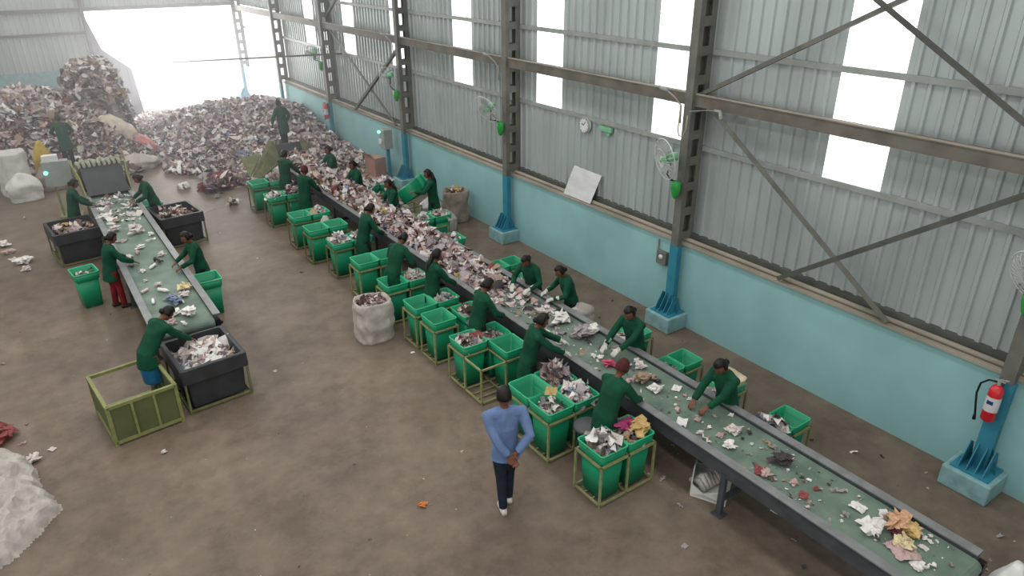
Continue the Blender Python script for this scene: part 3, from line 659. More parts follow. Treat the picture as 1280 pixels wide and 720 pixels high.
    if skirt: tube(bm, [hip, hip - Vector((0, 0, .3 * k)), hip + Vector((0, .02, -.48 * k))], [(.15 * k, .12 * k), (.17 * k, .14 * k), (.18 * k, .15 * k)], 16)
    else:
        for hp, kn, an in legs: tube(bm, [hp, hp.lerp(kn, .5), kn, kn.lerp(an, .4), an + Vector((0, 0, .0))], [c * k * (.9 if male else 1) for c in (.098, .088, .068, .064, .056)], 12)
    remeshed('skirt' if skirt else 'trousers', bm, vox, lower, t, 2)
    for hp, kn, an in legs:
        if lowerlegs: b2 = bmesh.new(); tube(b2, [kn, kn.lerp(an, .4), an], [.062 * k, .06 * k, .045 * k], 12); obj('legging', b2, lowerlegs, t, True)
        b2 = bmesh.new(); c0 = an + Vector((0, 0, -.04 * k)); tube(b2, [c0 + Vector((0, -.075 * k, 0)), c0 + Vector((0, -.03 * k, .012)), c0 + Vector((0, .06 * k, .0)), c0 + Vector((0, .14 * k, -.008)), c0 + Vector((0, .18 * k, -.014))], [(.028 * k, .034 * k), (.04 * k, .044 * k), (.046 * k, .036 * k), (.045 * k, .027 * k), (.025 * k, .018 * k)], 12)
        obj('shoe', b2, shoes, t, True)
    # --- hair, eyes, mouth
    hm = hairmat or M_HAIR; b2 = bmesh.new(); bmesh.ops.create_uvsphere(b2, u_segments=22, v_segments=16, radius=1)
    fr = .25 if hair != 'scarf' else .5
    kill = [v for v in b2.verts if (v.co.y > fr and v.co.z < .45) or v.co.z < (-.55 if hair != 'short' else -.35) or (hair == 'short' and abs(v.co.x) > .85 and v.co.y > .1 and v.co.z < .2)]
    bmesh.ops.delete(b2, geom=kill, context='VERTS')
    for v in b2.verts: v.co = head + Rh @ Vector((v.co.x * hw * 1.09, v.co.y * hd * 1.07 - .004, v.co.z * hh * 1.07 + .004))
    if hair == 'bun': sphere(b2, head + Rh @ Vector((0, -hd * 1.12, -.025 * k)), (.038 * k, .034 * k, .038 * k), 12, 8)
    if hair == 'tail': tube(b2, [head + Rh @ Vector((0, -hd, 0)), neck + Vector((0, -.10, -.04)), neck + Vector((0, -.13, -.20)) - dS * .02], [.035, .034, .012], 9)
    ho = obj('headscarf' if hair == 'scarf' else 'hair', b2, hm, t, True); so = ho.modifiers.new('s', 'SOLIDIFY'); so.thickness = .008; so.offset = 1
    b2 = bmesh.new()
    for s in (-1, 1): sphere(b2, head + Rh @ Vector((s * .029 * k, hd * .86, .012 * k)), (.012 * k, .008 * k, .006 * k), 8, 6, Rh)
    obj('eyes', b2, M_BLACK, t, True)
    b2 = bmesh.new(); sphere(b2, head + Rh @ Vector((0, hd * .86, -.052 * k)), (.02 * k, .01 * k, .005 * k), 8, 6, Rh); obj('mouth', b2, M_HAIRB, t, True)
    if glove:
        for (sp, e, w), s in zip(arms, (-1, 1)):
            b2 = bmesh.new(); tube(b2, [e.lerp(w, .45), e.lerp(w, .8), w], [.048 * k, .046 * k, .034 * k], 10); f = (w - e).normalized(); hand_geo(b2, w, (f + Vector((0, .15, -.15))).normalized(), Vector((-s * .25, -.2, -1)), s, k, .005); remeshed('glove', b2, .008, M_GLOVE, t, 1)
    return t
# heads at z about 1.3 lean over the belt; near-side workers face +X (face -90), wall-side workers face -X (face 90)
def sorter(label, hx, hy, side, **kw):
    """hx, hy: where the head is"""
    lean = kw.get('lean', 18); h = kw.get('h', 1.50); k = h / 1.6
    L = rad(lean); B = rad(min(kw.get('bend', 30), 80)); off = -.12 * math.sin(L) + .53 * k * math.sin(L) + .125 * k * math.sin(B) + .02
    fa = kw.pop('face', -90 if side < 0 else 90); kw.setdefault('bend', 30); kw.setdefault('lean', 18)
    fx, fy = -math.sin(rad(fa)), math.cos(rad(fa))
    return person(label, hx - fx * off, hy - fy * off, fa, **kw)
RB = .80  # working height of the hands
sorter('worker in dark green coat with brown headscarf and gloves, nearest on the near side', 5.36, 5.36, -1, h=1.52, lean=24, glove=True, hair='scarf', hairmat=M_HAIRB, face=-82, hands=[(-.10, .44, .86), (.14, .46, .87)])
person('worker in dark green coat reaching white gloves over the belt, second on the near side', 5.10, 6.93, -112, h=1.52, lean=14, bend=30, glove=True, hands=[(-.12, .60, .90), (.14, .52, .88)])
sorter('worker in dark green coat behind the bin with red wrappers, third on the near side', 5.30, 8.30, -1, h=1.50, lean=14, face=-95)
sorter('worker in dark green coat standing upright behind two empty bins, fourth on the near side', 5.22, 9.75, -1, h=1.50, lean=8, bend=20, hair='tail')
sorter('worker in green coat bending with dark hair forward, fifth on the near side', 5.20, 10.95, -1, h=1.50, lean=26, bend=50, face=-70)
sorter('sixth near side worker, half behind the dense scraps on the belt', 5.34, 12.65, -1, h=1.50, lean=16, bend=30)
sorter('worker with maroon hair band seen from behind near the far bins', 5.22, 16.0, -1, h=1.50, lean=8, bend=15, hair='scarf', hairmat=M_HAIRB, face=-60)
sorter('worker in green coat standing beside the olive hopper plate', 5.32, 17.7, -1, h=1.50, lean=6, bend=12, face=-60)
sorter('wall side worker in dark green coat reaching a gloved arm over the belt', 6.42, 6.36, 1, h=1.50, lean=14, glove=True, face=98, hands=[(-.06, .50, .88), (.20, .46, .84)])
sorter('wall side worker with bare brown hands and orange hair band, nearest the extinguisher', 6.36, 4.68, 1, h=1.50, lean=14, bend=40, face=88, hands=[(-.05, .42, .84), (.16, .42, .84)])
sorter('wall side worker in white cap bending over clear film', 6.42, 8.86, 1, h=1.44, lean=18, bend=40, hair='bun', face=110, glove=True)
sorter('wall side worker in dark green coat right of the worker in the white cap', 6.66, 8.24, 1, h=1.40, lean=16, bend=35, face=70, glove=True)
sorter('wall side worker with long black hair beside the white film bins', 6.36, 13.95, 1, h=1.48, lean=8, bend=18, hair='tail', face=80)
person('worker standing by the blue wall next to the sacks, holding the tipped bin', 7.45, 13.95, 62, h=1.52, lean=6, bend=14, hands=[(-.14, .40, 1.05), (.14, .36, .9)], hair='tail')
sorter('far wall side worker in green coat near the leaning cardboard', 6.34, 15.85, 1, h=1.48, lean=8, bend=18)
sorter('farthest wall side worker in green coat at the edge of the big heap', 6.40, 17.55, 1, h=1.48, lean=6, bend=12)
person('worker in dark green coat standing on the big scrap heap', 6.72, 22.1, 20, h=1.5, lean=6, bend=10, z=.42, hands=[(-.3, .1, .8), (.3, .15, .8)])
# left conveyor
person('worker in dark green coat and blue skirt bending over the black tub', .77, 10.28, -68, h=1.52, lean=38, bend=62, hands=[(-.02, .62, .72), (.12, .62, .70)], lower=M_SKIRT, skirt=True, lowerlegs=M_PALE, coat_len=.22)
sorter('worker on the left side at the far end of the left conveyor', .70, 18.1, -1, h=1.48, lean=10, bend=25)
sorter('worker with dark cap on the right side at the far end of the left conveyor', 1.93, 17.75, 1, h=1.48, lean=16, bend=35)
sorter('worker in green coat on the right side of the left conveyor', 1.98, 13.2, 1, h=1.46, lean=10, bend=25)
person('worker in dark coat and red trousers between the lone green bin and the left conveyor', .74, 13.95, -80, h=1.46, lean=10, bend=30, lower=M_REDC, coat_len=.2)
person('worker in green coat standing before the tall left scrap heap', .98, 24.0, 0, h=1.5, lean=10, bend=20, z=.35, hands=[(-.2, .35, .9), (.2, .35, .9)])
# walking man
person('man in light blue shirt and dark jeans walking with hands clasped behind his back', 3.65, 5.42, -22, h=1.65, lean=2, bend=8, male=True, coat=M_SHIRT, lower=M_JEANS, shoes=M_SHOE, hair='short', hands=[(.0, -.20, .90), (.085, -.20, .93)], step=.09, coat_len=.10, vox=.010, sleeve=.98)
# someone at the bottom right corner holding a sack
person('person in green at the bottom right corner holding the white sack', 6.88, .72, 22, h=1.5, lean=14, bend=30, hands=[(-.16, .40, .86), (.10, .40, .82)])

# ------------------------------------------------------------------ sacks
def sack(name, x, y, w, d, h, label, m=M_SACK, open_top=True, slump=0, rz=0, cat='sack', fill=None, flabel=None, z=0, seed=1, bulge=.12):
    t = empty(name, (x, y, z), rz, label, cat); bm = bmesh.new(); rows = []; n = 48; K = 22
    for k in range(K + 1):
        u = k / K; s = (1 + bulge * math.sin(u * PI)) * (1 if open_top else (1 - .75 * max(0, (u - .55) / .45) ** 1.4)); row = []
        for j in range(n):
            a = 2 * PI * j / n; c, s_ = math.cos(a), math.sin(a); e = .62
            px = math.copysign(abs(c) ** e, c) * w / 2 * s; py = math.copysign(abs(s_) ** e, s_) * d / 2 * s
            nn = noise.noise(Vector((px * 5 + seed, py * 5, u * 3))) * .14 - abs(noise.noise(Vector((px * 11, py * 11 + seed, u * 2.5)))) * .16 - abs(noise.noise(Vector((c * 2.5 + seed, s_ * 2.5, u * 6)))) * .08 + .05
            zz = u * h * (1 - slump * .3 * (1 + noise.noise(Vector((c + seed, s_, 0)))))
            row.append(bm.verts.new((px * (1 + nn), py * (1 + nn), zz + (0 if k == 0 else noise.noise(Vector((px * 6, py * 6, seed))) * .03))))
        rows.append(row)
    if open_top:
        for dz, sc in ((0.0, .93), (-.12, .90)): rows.append([bm.verts.new((v.co.x * sc, v.co.y * sc, v.co.z + dz)) for v in rows[K]])
    for a, b in zip(rows, rows[1:]):
        for j in range(n): bm.faces.new((a[j], a[(j + 1) % n], b[(j + 1) % n], b[j]))
    bm.faces.new(rows[0][::-1]); bm.faces.new(rows[-1])
    for f in bm.faces: f.smooth = True
    obj('sack_body', bm, m, t)
    bm = bmesh.new(); tube(bm, [rows_ for rows_ in [(w * .5, 0, h * .98), (w * .56, .02, h * .9), (w * .5, .03, h * .78)]], [.018, .014, .01], 6); tube(bm, [(-w * .5, 0, h * .98), (-w * .57, -.02, h * .9), (-w * .5, -.03, h * .78)], [.018, .014, .01], 6)
    if open_top: obj('handle_loops', bm, m, t, True)
    else: bm.free()
    if fill:
        n0 = seed * 3.3
        o = stuff_heap('loose_rubbish', flabel, 'rubbish', lambda px, py: .10 * max(0.2, 1 - ((px / w * 2) ** 2 + (py / d * 2) ** 2)) + .04 * noise.noise(Vector((px * 7 + n0, py * 7, 0))), -w * .36, w * .36, -d * .36, d * .36, 90, .05, .15, fill, res=.08, zlift=.04, flat=.8)
        o.location = (x, y, z + h - .12); o.rotation_euler = (0, 0, rz)
    return t
sack('woven_sack', 4.14, 10.12, .58, .52, .72, 'open white woven sack full of scraps standing left of the bin row', fill=W_BROWN, flabel='grey scraps in the mouth of the white woven sack', seed=2)
sack('woven_sack', 8.28, 14.35, .56, .5, .78, 'tall open beige sack with yellow scrap against the blue wall', m=M_SACK2, fill=[5, 10, 8, 10, 5, 12, 1, 1, 30, 5, 2], flabel='brown and yellow scraps in the tall beige sack by the blue wall', seed=5, bulge=.05)
sack('woven_sack', 7.75, 13.95, .46, .42, .50, 'closed white sack slumped in front of the tall beige sack', open_top=False, seed=8)
sack('plastic_bag', 8.0, 15.1, .5, .42, .45, 'clear bag of scraps between the standing worker and the blue wall', m=M_CLEAR, open_top=False, seed=9)
M_JUMBO = mat('white_jumbo_bag_fabric', (206, 202, 198), .8, .08, 4, bump=.3)
sack('jumbo_bag', -.42, 23.3, .74, .7, 1.15, 'tall open white jumbo bag at the far left in front of the heap', seed=12, bulge=.02, m=M_JUMBO)
sack('jumbo_bag', -.28, 22.5, .74, .6, .80, 'lower slumped white jumbo bag in front of the tall one at the far left', open_top=False, slump=.3, seed=14, m=M_JUMBO)
sack('woven_sack', .42, 23.2, .7, .6, .75, 'grey sack behind the control panel stand at the left', m=M_SACK2, open_top=False, seed=15)
sack('woven_sack', .35, 24.2, .45, .4, 1.15, 'yellow sack behind the grey sack at the left heap', m=mat('yellow_sack', (190, 164, 70), .8, .12, 8), open_top=False, seed=16)
sack('plastic_bag', 2.75, 24.1, .95, .75, .5, 'crumpled white bag on the floor between the two scrap heaps', m=M_SACK, open_top=False, slump=.4, seed=18)
sack('plastic_bag', 3.1, 25.2, .7, .6, .75, 'pink and red bag behind the crumpled white bag', m=mat('pink_bag', (196, 120, 124), .7, .15, 6), open_top=False, seed=19)
sack('plastic_bag', 4.9, 12.2, .3, .3, .3, 'small white bag on the floor between bins in the near row', open_top=False, seed=21)
sack('plastic_sack', 6.66, 1.30, .36, .36, .80, 'white plastic sack held beside the near end of the main belt', m=M_WHITE, open_top=False, seed=23, z=.0)
sack('plastic_bag', 7.18, 5.12, .34, .36, .16, 'cream sack draped over the bin behind the gloveless worker', m=mat('cream_sack', (206, 190, 160), .8, .12, 8), open_top=False, z=.60, seed=24)
sack('plastic_bag', 6.98, 15.2, .9, .5, .55, 'white film bundle on the far wall side, left of the long haired worker', open_top=False, slump=.3, seed=25, z=.0)
sack('plastic_bag', 6.92, 8.0, .42, .34, .34, 'grey white sack pressed against the crouching wall side workers', open_top=False, seed=26, z=.38)
sack('plastic_bag', 5.0, 14.35, .34, .3, .8, 'white bag standing between the far bin pairs', open_top=False, seed=27)
# big slumped plastic sheet at the bottom left
def hfs(x, y):
    u = (x + 1.62) / (.72 + .22 * max(0, 1 - abs(y - 8.45) / .5)); v = (y - 8.95) / 1.2
    r = abs(noise.noise(Vector((x * 2.6 + y * .8, y * 2.2 - x, 2)))); r2 = abs(noise.noise(Vector((x * 6.5, y * 6.5 + x * 3, 5))))
    e = max(0, 1 - abs(u) ** 2.4 - abs(v) ** 2.4) ** .5
    return e * (.42 - .30 * r - .12 * r2) + (.02 if e > 0 else -.05) + .012 * noise.noise(Vector((x * 22, y * 22, 1)))
bm = bmesh.new(); g = {}
NX, NY = 60, 80
for i in range(NX + 1):
    for j in range(NY + 1):
        x = -2.5 + 1.95 * i / NX; y = 7.7 + 2.7 * j / NY
        g[i, j] = bm.verts.new((x + .03 * noise.noise(Vector((x * 9, y * 9, 0))), y + .03 * noise.noise(Vector((x * 9, y * 9, 7))), max(.004, hfs(x, y))))
for i in range(NX):
    for j in range(NY):
        q = (g[i, j], g[i + 1, j], g[i + 1, j + 1], g[i, j + 1])
        if max(v.co.z for v in q) > .02: bm.faces.new(q)
bmesh.ops.delete(bm, geom=[v for v in bm.verts if not v.link_faces], context='VERTS')
o = obj('plastic_sheet', bm, M_SACK, smooth=False); tag(o, 'big slumped white plastic sheet bundle at the bottom left of the floor', 'plastic sheet')
so = o.modifiers.new('s', 'SOLIDIFY'); so.thickness = .01

# ------------------------------------------------------------------ heaps
def gauss(x, y, cx, cy, sx, sy): return math.exp(-((x - cx) / sx) ** 2 - ((y - cy) / sy) ** 2)
def nz(x, y, s, k=0): return noise.noise(Vector((x * s, y * s, k)))
def h_main(x, y):
    v = .95 * gauss(x, y, 6.3, 26.3, 1.9, 3.2) + .72 * gauss(x, y, 8.2, 26.2, 1.5, 3.2) + .40 * gauss(x, y, 7.4, 21.6, 1.6, 2.2) + .36 * gauss(x, y, 4.8, 27.5, 1.5, 4.0) + .16 * gauss(x, y, 5.0, 24.2, 1.4, 1.6)
    v += .16 * nz(x, y, 1.3) + .10 * nz(x, y, 3.1, 4) - .12
    return v
stuff_heap('scrap_heap', 'huge heap of mixed pale plastic scrap in front of the bright gateway', 'scrap heap', h_main, 3.3, 8.62, 18.3, 32.4, 26000, .05, .24, W_PILE, res=.16, zlift=.10, flat=.5)
def h_left(x, y):
    v = 2.85 * max(0, 1 - ((x - 2.35) / .95) ** 4 - ((y - 27.6) / 1.5) ** 4) ** .5 if abs(x - 2.35) < .95 and abs(y - 27.6) < 1.5 else 0
    w = 1.95 * math.exp(-((x + .6) / 3.0) ** 4 - ((y - 28.6) / 3.0) ** 4) + 1.0 * gauss(x, y, 2.0, 25.6, 1.3, 1.5)
    v = max(v, w) + .22 * nz(x, y, 1.1, 9) + .10 * nz(x, y, 3, 2) - .12
    return v
stuff_heap('scrap_heap', 'tall heap of greyish brown scrap against the far wall at the left', 'scrap heap', h_left, -5.5, 3.25, 23.4, 32.4, 20000, .06, .26, [26, 14, 22, 7, 4, 16, 1, 1, 1, 9, 7], res=.16, zlift=.10, flat=.6)
bm = bmesh.new()
sack('cloth_bundle', 2.3, 25.6, 1.3, .8, 1.25, 'beige covered bundle on the lower right part of the left heap', m=mat('cream_cover', (196, 184, 168), .8, .1, 5), open_top=False, slump=.3, seed=31, z=.25); bm.free()
stuff_heap('cloth_pile', 'small pile of dark red and brown rags on the floor before the big heap', 'rag pile', lambda x, y: .22 * gauss(x, y, 4.55, 20.9, .5, .5) + .14 * gauss(x, y, 4.1, 20.5, .35, .3) + .04 * nz(x, y, 4) - .04, 3.6, 5.3, 19.9, 21.9, 260, .1, .3, [3, 6, 4, 24, 16, 4, 2, 22, 1, 1, 18], res=.1, zlift=.05, flat=.6)
# dense rubbish riding on the belts (nobody could count it)
def belt_den(x, y):
    if not (AX0 + .05 < x < AX1 - .05): return 0
    r = max(0, min(1, (y - 8.6) / 6)); return BZ * 0 + (.16 * r * (1 - ((x - 6.06) / .42) ** 2) + .07 * r * nz(x, y, 4, 3) + .02 * r)
stuff_heap('belt_rubbish', 'dense pinkish white scraps covering the far half of the main belt', 'rubbish', lambda x, y: belt_den(x, y), AX0 + .05, AX1 - .05, 8.8, 19.4, 3400, .05, .2, W_PINK, res=.09, zlift=.05, flat=.6, loc=(0, 0, BZ + .002))
# mid-belt: thin scatter of tiny crumbs
def scatter(name, label, x0, x1, y0, y1, z, n, smin, smax, w, dens=None, flat=.35):
    P = []; S = []
    while len(P) < n:
        x = random.uniform(x0, x1); y = random.uniform(y0, y1)
        if dens and random.random() > dens(x, y): continue
        P.append((x, y, z + random.uniform(.004, .02))); S.append(smin + (smax - smin) * random.random() ** 2.5)
    me = flakes_mesh(np.array(P), np.array(S), w, flat, crumple=.2); tag(link(name, me, PAL), label, 'rubbish', kind='stuff')
scatter('crumbs', 'tiny pale crumbs and chips sprinkled along the near half of the main belt', AX0 + .06, AX1 - .06, 1.6, 9.2, BZ, 420, .01, .045, W_BROWN, lambda x, y: .25 + .75 * (nz(x, y, 2.2, 5) > .0))
scatter('crumbs', 'pale scraps thickening on the middle of the main belt', AX0 + .08, AX1 - .08, 6.4, 10.5, BZ, 420, .03, .12, W_PINK, lambda x, y: max(.05, min(1, (y - 6.2) / 3)) * (.3 + .7 * (nz(x, y, 2.5, 8) > -.05)))
scatter('belt_rubbish', 'loose scraps spread at the far end of the left belt', LX0 + .06, LX1 - .06, 16.6, 18.8, BZ, 60, .08, .22, W_WHITE)
scatter('floor_litter', 'specks of litter strewn under and beside the main belt', 5.3, 8.4, 1.5, 9, 0, 130, .01, .07, W_BROWN)
scatter('floor_litter', 'specks of litter strewn over the open floor on the left', -2, 4.3, 5, 20, 0, 150, .008, .04, W_BROWN)

# individual scraps
def scrap_mesh(kind, seed):
    random.seed(seed); bm = bmesh.new()
    if kind in ('crumple', 'bundle'):
        bmesh.ops.create_icosphere(bm, subdivisions=3, radius=.5)
        for v in bm.verts:
            q = v.co.copy(); n = noise.noise_vector(q * 3.4 + Vector((seed * 3, 0, 0))); m = noise.noise_vector(q * 7 + Vector((0, seed * 5, 0)))
            v.co = q * (.62 + .9 * abs(n.x) + .45 * abs(m.y) - .25 * (m.z > .12)) + n * .42 + m * .16; v.co.z *= .45
    elif kind == 'sheet':
        bmesh.ops.create_grid(bm, x_segments=9, y_segments=7, size=.5)
        for v in bm.verts: v.co.y *= .75; v.co += Vector((0, 0, .16 * noise.noise(v.co * 3 + Vector((seed, 0, 0))) + .08 * noise.noise(v.co * 8))); v.co.x += .12 * noise.noise(v.co * 4 + Vector((0, seed, 0)))
    elif kind == 'bottle':
        tube(bm, [(-.5, 0, 0), (-.46, 0, 0), (-.1, 0, .01), (.1, 0, 0), (.3, 0, 0), (.38, 0, 0), (.5, 0, 0)], [.1, .15, .13, .16, .14, .06, .055], 12)
    else:
        pts = [(-.5 + i * .1, .12 * math.sin(i * 1.3 + seed), .05 * math.sin(i * 2.1)) for i in range(11)]
        tube(bm, pts, [(.14 * (.6 + .4 * math.sin(i * 1.9 + seed)) + .03, .05) for i in range(11)], 8)
    zmin = min(v.co.z for v in bm.verts)
    for v in bm.verts: v.co.z -= zmin
    me = bpy.data.meshes.new(kind)
    bmesh.ops.recalc_face_normals(bm, faces=bm.faces); bm.to_mesh(me); bm.free(); (me.shade_smooth() if kind in ('bottle', 'strip') else None); return me
KINDS = ('crumple', 'sheet', 'strip', 'bottle'); BASE = {}
def scrap_base(kind, mi, var):
    key = (kind, mi if isinstance(mi, int) else mi.name, var)
    if key not in BASE: me = scrap_mesh(kind, var + 3); me.materials.append(PAL[mi] if isinstance(mi, int) else mi); BASE[key] = me
    return BASE[key]
def scrap(u, v, z, size, kind, mi, label, group=None, name='plastic_scrap', cat='scrap', rz=None, sz=1.0):
    me = scrap_base(kind, mi, (u * 7 + v) % 3); o = bpy.data.objects.new(name, me); COL.objects.link(o)
    p = at(u, v, z); o.location = (p.x, p.y, z + .001); o.scale = (size, size, size * sz); o.rotation_euler = (0, 0, rz if rz is not None else ((u * 13 + v * 7) % 63) / 10)
    tag(o, label, cat, group); return o
SPECIAL_DONE = 0
G1 = 'small scraps on the near half of the main belt'; LB1 = 'small pale torn scrap lying on the green belt of the main conveyor'
G2 = 'small scraps on the left belt'; LB2 = 'small pale flattened scrap lying on the belt of the left conveyor'
G3 = 'bits of litter on the open floor'; LB3 = 'tiny pale bit of litter on the bare brown floor'
main_bits = [(872, 526, .06, 'crumple', 1), (886, 535, .05, 'crumple', 9), (875, 542, .06, 'crumple', 0), (900, 546, .07, 'crumple', 1), (906, 543, .04, 'sheet', 7), (937, 542, .05, 'crumple', 4), (928, 549, .04, 'crumple', 4), (936, 569, .07, 'strip', 2),
 (940, 556, .04, 'crumple', 0), (992, 605, .07, 'crumple', 1), (1057, 644, .06, 'crumple', 2), (1104, 640, .08, 'sheet', 9), (1155, 674, .05, 'crumple', 9), (1162, 678, .04, 'crumple', 9), (1154, 685, .08, 'sheet', 0), (1150, 668, .05, 'crumple', 0),
 (1163, 671, .035, 'crumple', 9), (1126, 651, .06, 'sheet', 9), (1146, 712, .07, 'crumple', 9), (1094, 676, .03, 'crumple', 0), (1052, 652, .03, 'crumple', 9), (1011, 600, .05, 'sheet', 9), (770, 437, .10, 'crumple', 2), (742, 446, .07, 'crumple', 9), (751, 448, .08, 'crumple', 9),
 (745, 461, .05, 'sheet', 0), (782, 459, .12, 'crumple', 0), (800, 460, .13, 'crumple', 0), (795, 452, .08, 'crumple', 9), (816, 474, .10, 'crumple', 5), (822, 478, .07, 'crumple', 4), (811, 468, .07, 'strip', 9), (775, 470, .08, 'sheet', 1), (857, 495, .05, 'crumple', 1), (862, 500, .05, 'crumple', 9), (868, 498, .05, 'crumple', 5),
 (845, 497, .04, 'sheet', 9), (844, 507, .04, 'crumple', 9), (677, 392, .14, 'crumple', 0), (668, 380, .12, 'crumple', 1), (682, 384, .12, 'sheet', 9), (690, 392, .09, 'crumple', 9), (700, 388, .08, 'crumple', 4), (650, 368, .14, 'crumple', 1), (640, 360, .14, 'crumple', 0), (718, 388, .08, 'crumple', 0),
 (880, 486, .05, 'crumple', 3), (873, 500, .05, 'strip', 9), (893, 521, .04, 'crumple', 1), (955, 524, .03, 'crumple', 2), (914, 520, .05, 'crumple', 9), (968, 560, .05, 'crumple', 2), (943, 580, .04, 'crumple', 3), (1020, 612, .05, 'crumple', 7), (1003, 598, .04, 'crumple', 4), (985, 588, .03, 'crumple', 9), (1036, 606, .04, 'sheet', 4), (965, 600, .05, 'crumple', 3)]
for u, v, s, k, m in main_bits: scrap(u, v, BZ, s * 1.1, k, m, LB1, G1)
special2 = [(785, 537, .66, .26, 'crumple', M_MAG, 'magenta bag in the second nearest green bin'), (800, 539, .68, .24, 'crumple', M_YEL, 'straw yellow bag beside the magenta bag in the bin'), (689, 490, .86, .20, 'sheet', PAL[8], 'yellow and white wrapper on the overflowing bin beside the walking man'), (597, 424, .66, .20, 'crumple', PAL[7], 'reddish brown crumpled pack in the bin next to the empty slot')]
special = [(852, 529, .17, 'sheet', 9, 'flat square white sheet near the edge of the main belt'), (882, 551, .16, 'strip', 0, 'narrow flattened pale strip below the square white sheet on the main belt'),
 (917, 541, .15, 'crumple', 0, 'crumpled greyish white scrap in the middle of the main belt'), (911, 559, .14, 'crumple', 9, 'white crumple near the front rail of the main belt'), (961, 557, .16, 'strip', 5, 'curled tan and white strip near the wall side rail of the main belt'),
 (976, 579, .20, 'crumple', 4, 'dark brown clump of wet scrap on the main belt'), (989, 573, .08, 'crumple', 9, 'white knob at the end of the dark brown clump'), (950, 590, .16, 'sheet', 7, 'red and pink shredded scrap near the front rail of the main belt'), (956, 594, .12, 'crumple', 1, 'pink lump beside the red shredded scrap'),
 (1004, 620, .12, 'sheet', 7, 'pinkish red torn wrapper farther down the main belt'), (1047, 615, .16, 'strip', 2, 'grey curled strip by the wall side rail near the belt end'), (1072, 635, .16, 'sheet', 9, 'square white scrap before the long white bag on the belt'),
 (1090, 664, .22, 'crumple', 9, 'large white crumpled plastic bag near the end of the main belt'), (1098, 652, .24, 'strip', 9, 'long white twisted bag beside the peach scraps'), (1120, 658, .26, 'crumple', M_PEACH, 'peach coloured crumpled bag near the end of the main belt'),
 (1136, 666, .2, 'crumple', M_YEL, 'tan yellow crumpled bag beside the peach bag'), (1122, 672, .13, 'crumple', M_MAROON, 'dark maroon scrap wedged under the peach bag'), (1130, 681, .18, 'crumple', M_CREAM, 'cream yellow torn piece below the peach bag'), (1115, 683, .14, 'sheet', 1, 'pinkish white torn piece left of the cream piece'),
 (1133, 694, .24, 'sheet', 1, 'large pale pink sheet near the end roller of the main belt'), (1146, 705, .13, 'sheet', 9, 'white scrap closest to the end roller'), (1161, 710, .14, 'strip', 9, 'white twisted strip at the very end of the main belt'),
 (702, 402, .26, 'crumple', 9, 'round white plastic bag on the middle of the main belt'), (725, 420, .30, 'crumple', 2, 'large grey and white clump between the two reaching workers'), (740, 416, .2, 'crumple', 9, 'white clump under the glove of the wall side worker'), (735, 428, .16, 'strip', 4, 'dark strip under the large grey clump on the belt'),
 (761, 457, .16, 'crumple', M_PNK, 'bright pink bag beside the worker with the brown headscarf'), (790, 477, .24, 'strip', 1, 'long beige wrapper in front of the gloved worker'), (802, 477, .22, 'crumple', 5, 'beige crumpled bag in the middle of the nearest cluster'), (819, 489, .15, 'crumple', 9, 'white cup shaped scrap below the beige bag'), (846, 486, .15, 'sheet', 9, 'folded white card between the belt centre and the wall side rail')]
for u, v, s, k, m, lb in special: scrap(u, v, BZ, s, k, m, lb)
for u, v, z, s, k, m, lb in special2: scrap(u, v, z, s, k, m, lb)
left_bits = [(145, 277, .2, 'sheet', 5), (164, 276, .12, 'strip', 9), (144, 289, .2, 'crumple', 0), (189, 294, .12, 'crumple', 9), (152, 302, .22, 'sheet', 2), (189, 302, .2, 'strip', 9), (176, 311, .14, 'crumple', 9), (160, 322, .2, 'sheet', 0), (172, 317, .2, 'strip', 1), (202, 320, .14, 'crumple', 0),
 (165, 332, .12, 'crumple', 2), (179, 340, .10, 'crumple', 9), (182, 352, .07, 'crumple', 0), (197, 357, .11, 'crumple', 0), (182, 365, .18, 'bottle', 0), (205, 365, .22, 'bottle', 9), (192, 379, .18, 'bottle', 9), (207, 386, .17, 'bottle', 6), (214, 375, .16, 'crumple', 6), (228, 371, .18, 'crumple', 0), (219, 394, .16, 'crumple', 9), (216, 405, .14, 'crumple', 1), (231, 406, .18, 'strip', 9), (240, 388, .10, 'sheet', 9), (229, 378, .12, 'bottle', 9),
 (127, 242, .2, 'sheet', 2), (152, 240, .2, 'crumple', 9), (160, 246, .2, 'strip', 9), (129, 257, .2, 'crumple', 0), (147, 254, .22, 'strip', 2), (172, 262, .12, 'crumple', 0), (157, 262, .18, 'strip', 9)]
for u, v, s, k, m in left_bits: scrap(u, v, BZ, s, k, m, LB2, G2)
for u, v, s, k, m, lb in [(130, 274, .26, 'crumple', 9, 'white crumpled bag by the left rail of the left belt'), (171, 291, .3, 'crumple', 0, 'cluster of white bottles in the middle of the left belt'), (198, 328, .26, 'strip', 4, 'dark elongated scrap by the right rail of the left belt'), (191, 335, .2, 'bottle', 9, 'pale bottle lying across the left belt'),
                           (232, 361, .22, 'crumple', M_CREAM, 'warm cream crumpled bag by the right rail of the left belt'), (221, 379, .2, 'crumple', 6, 'bluish clear bottle heap near the end of the left belt'), (237, 394, .24, 'crumple', 9, 'white plastic lump at the end of the left belt')]:
    scrap(u, v, BZ, s, k, m, lb)
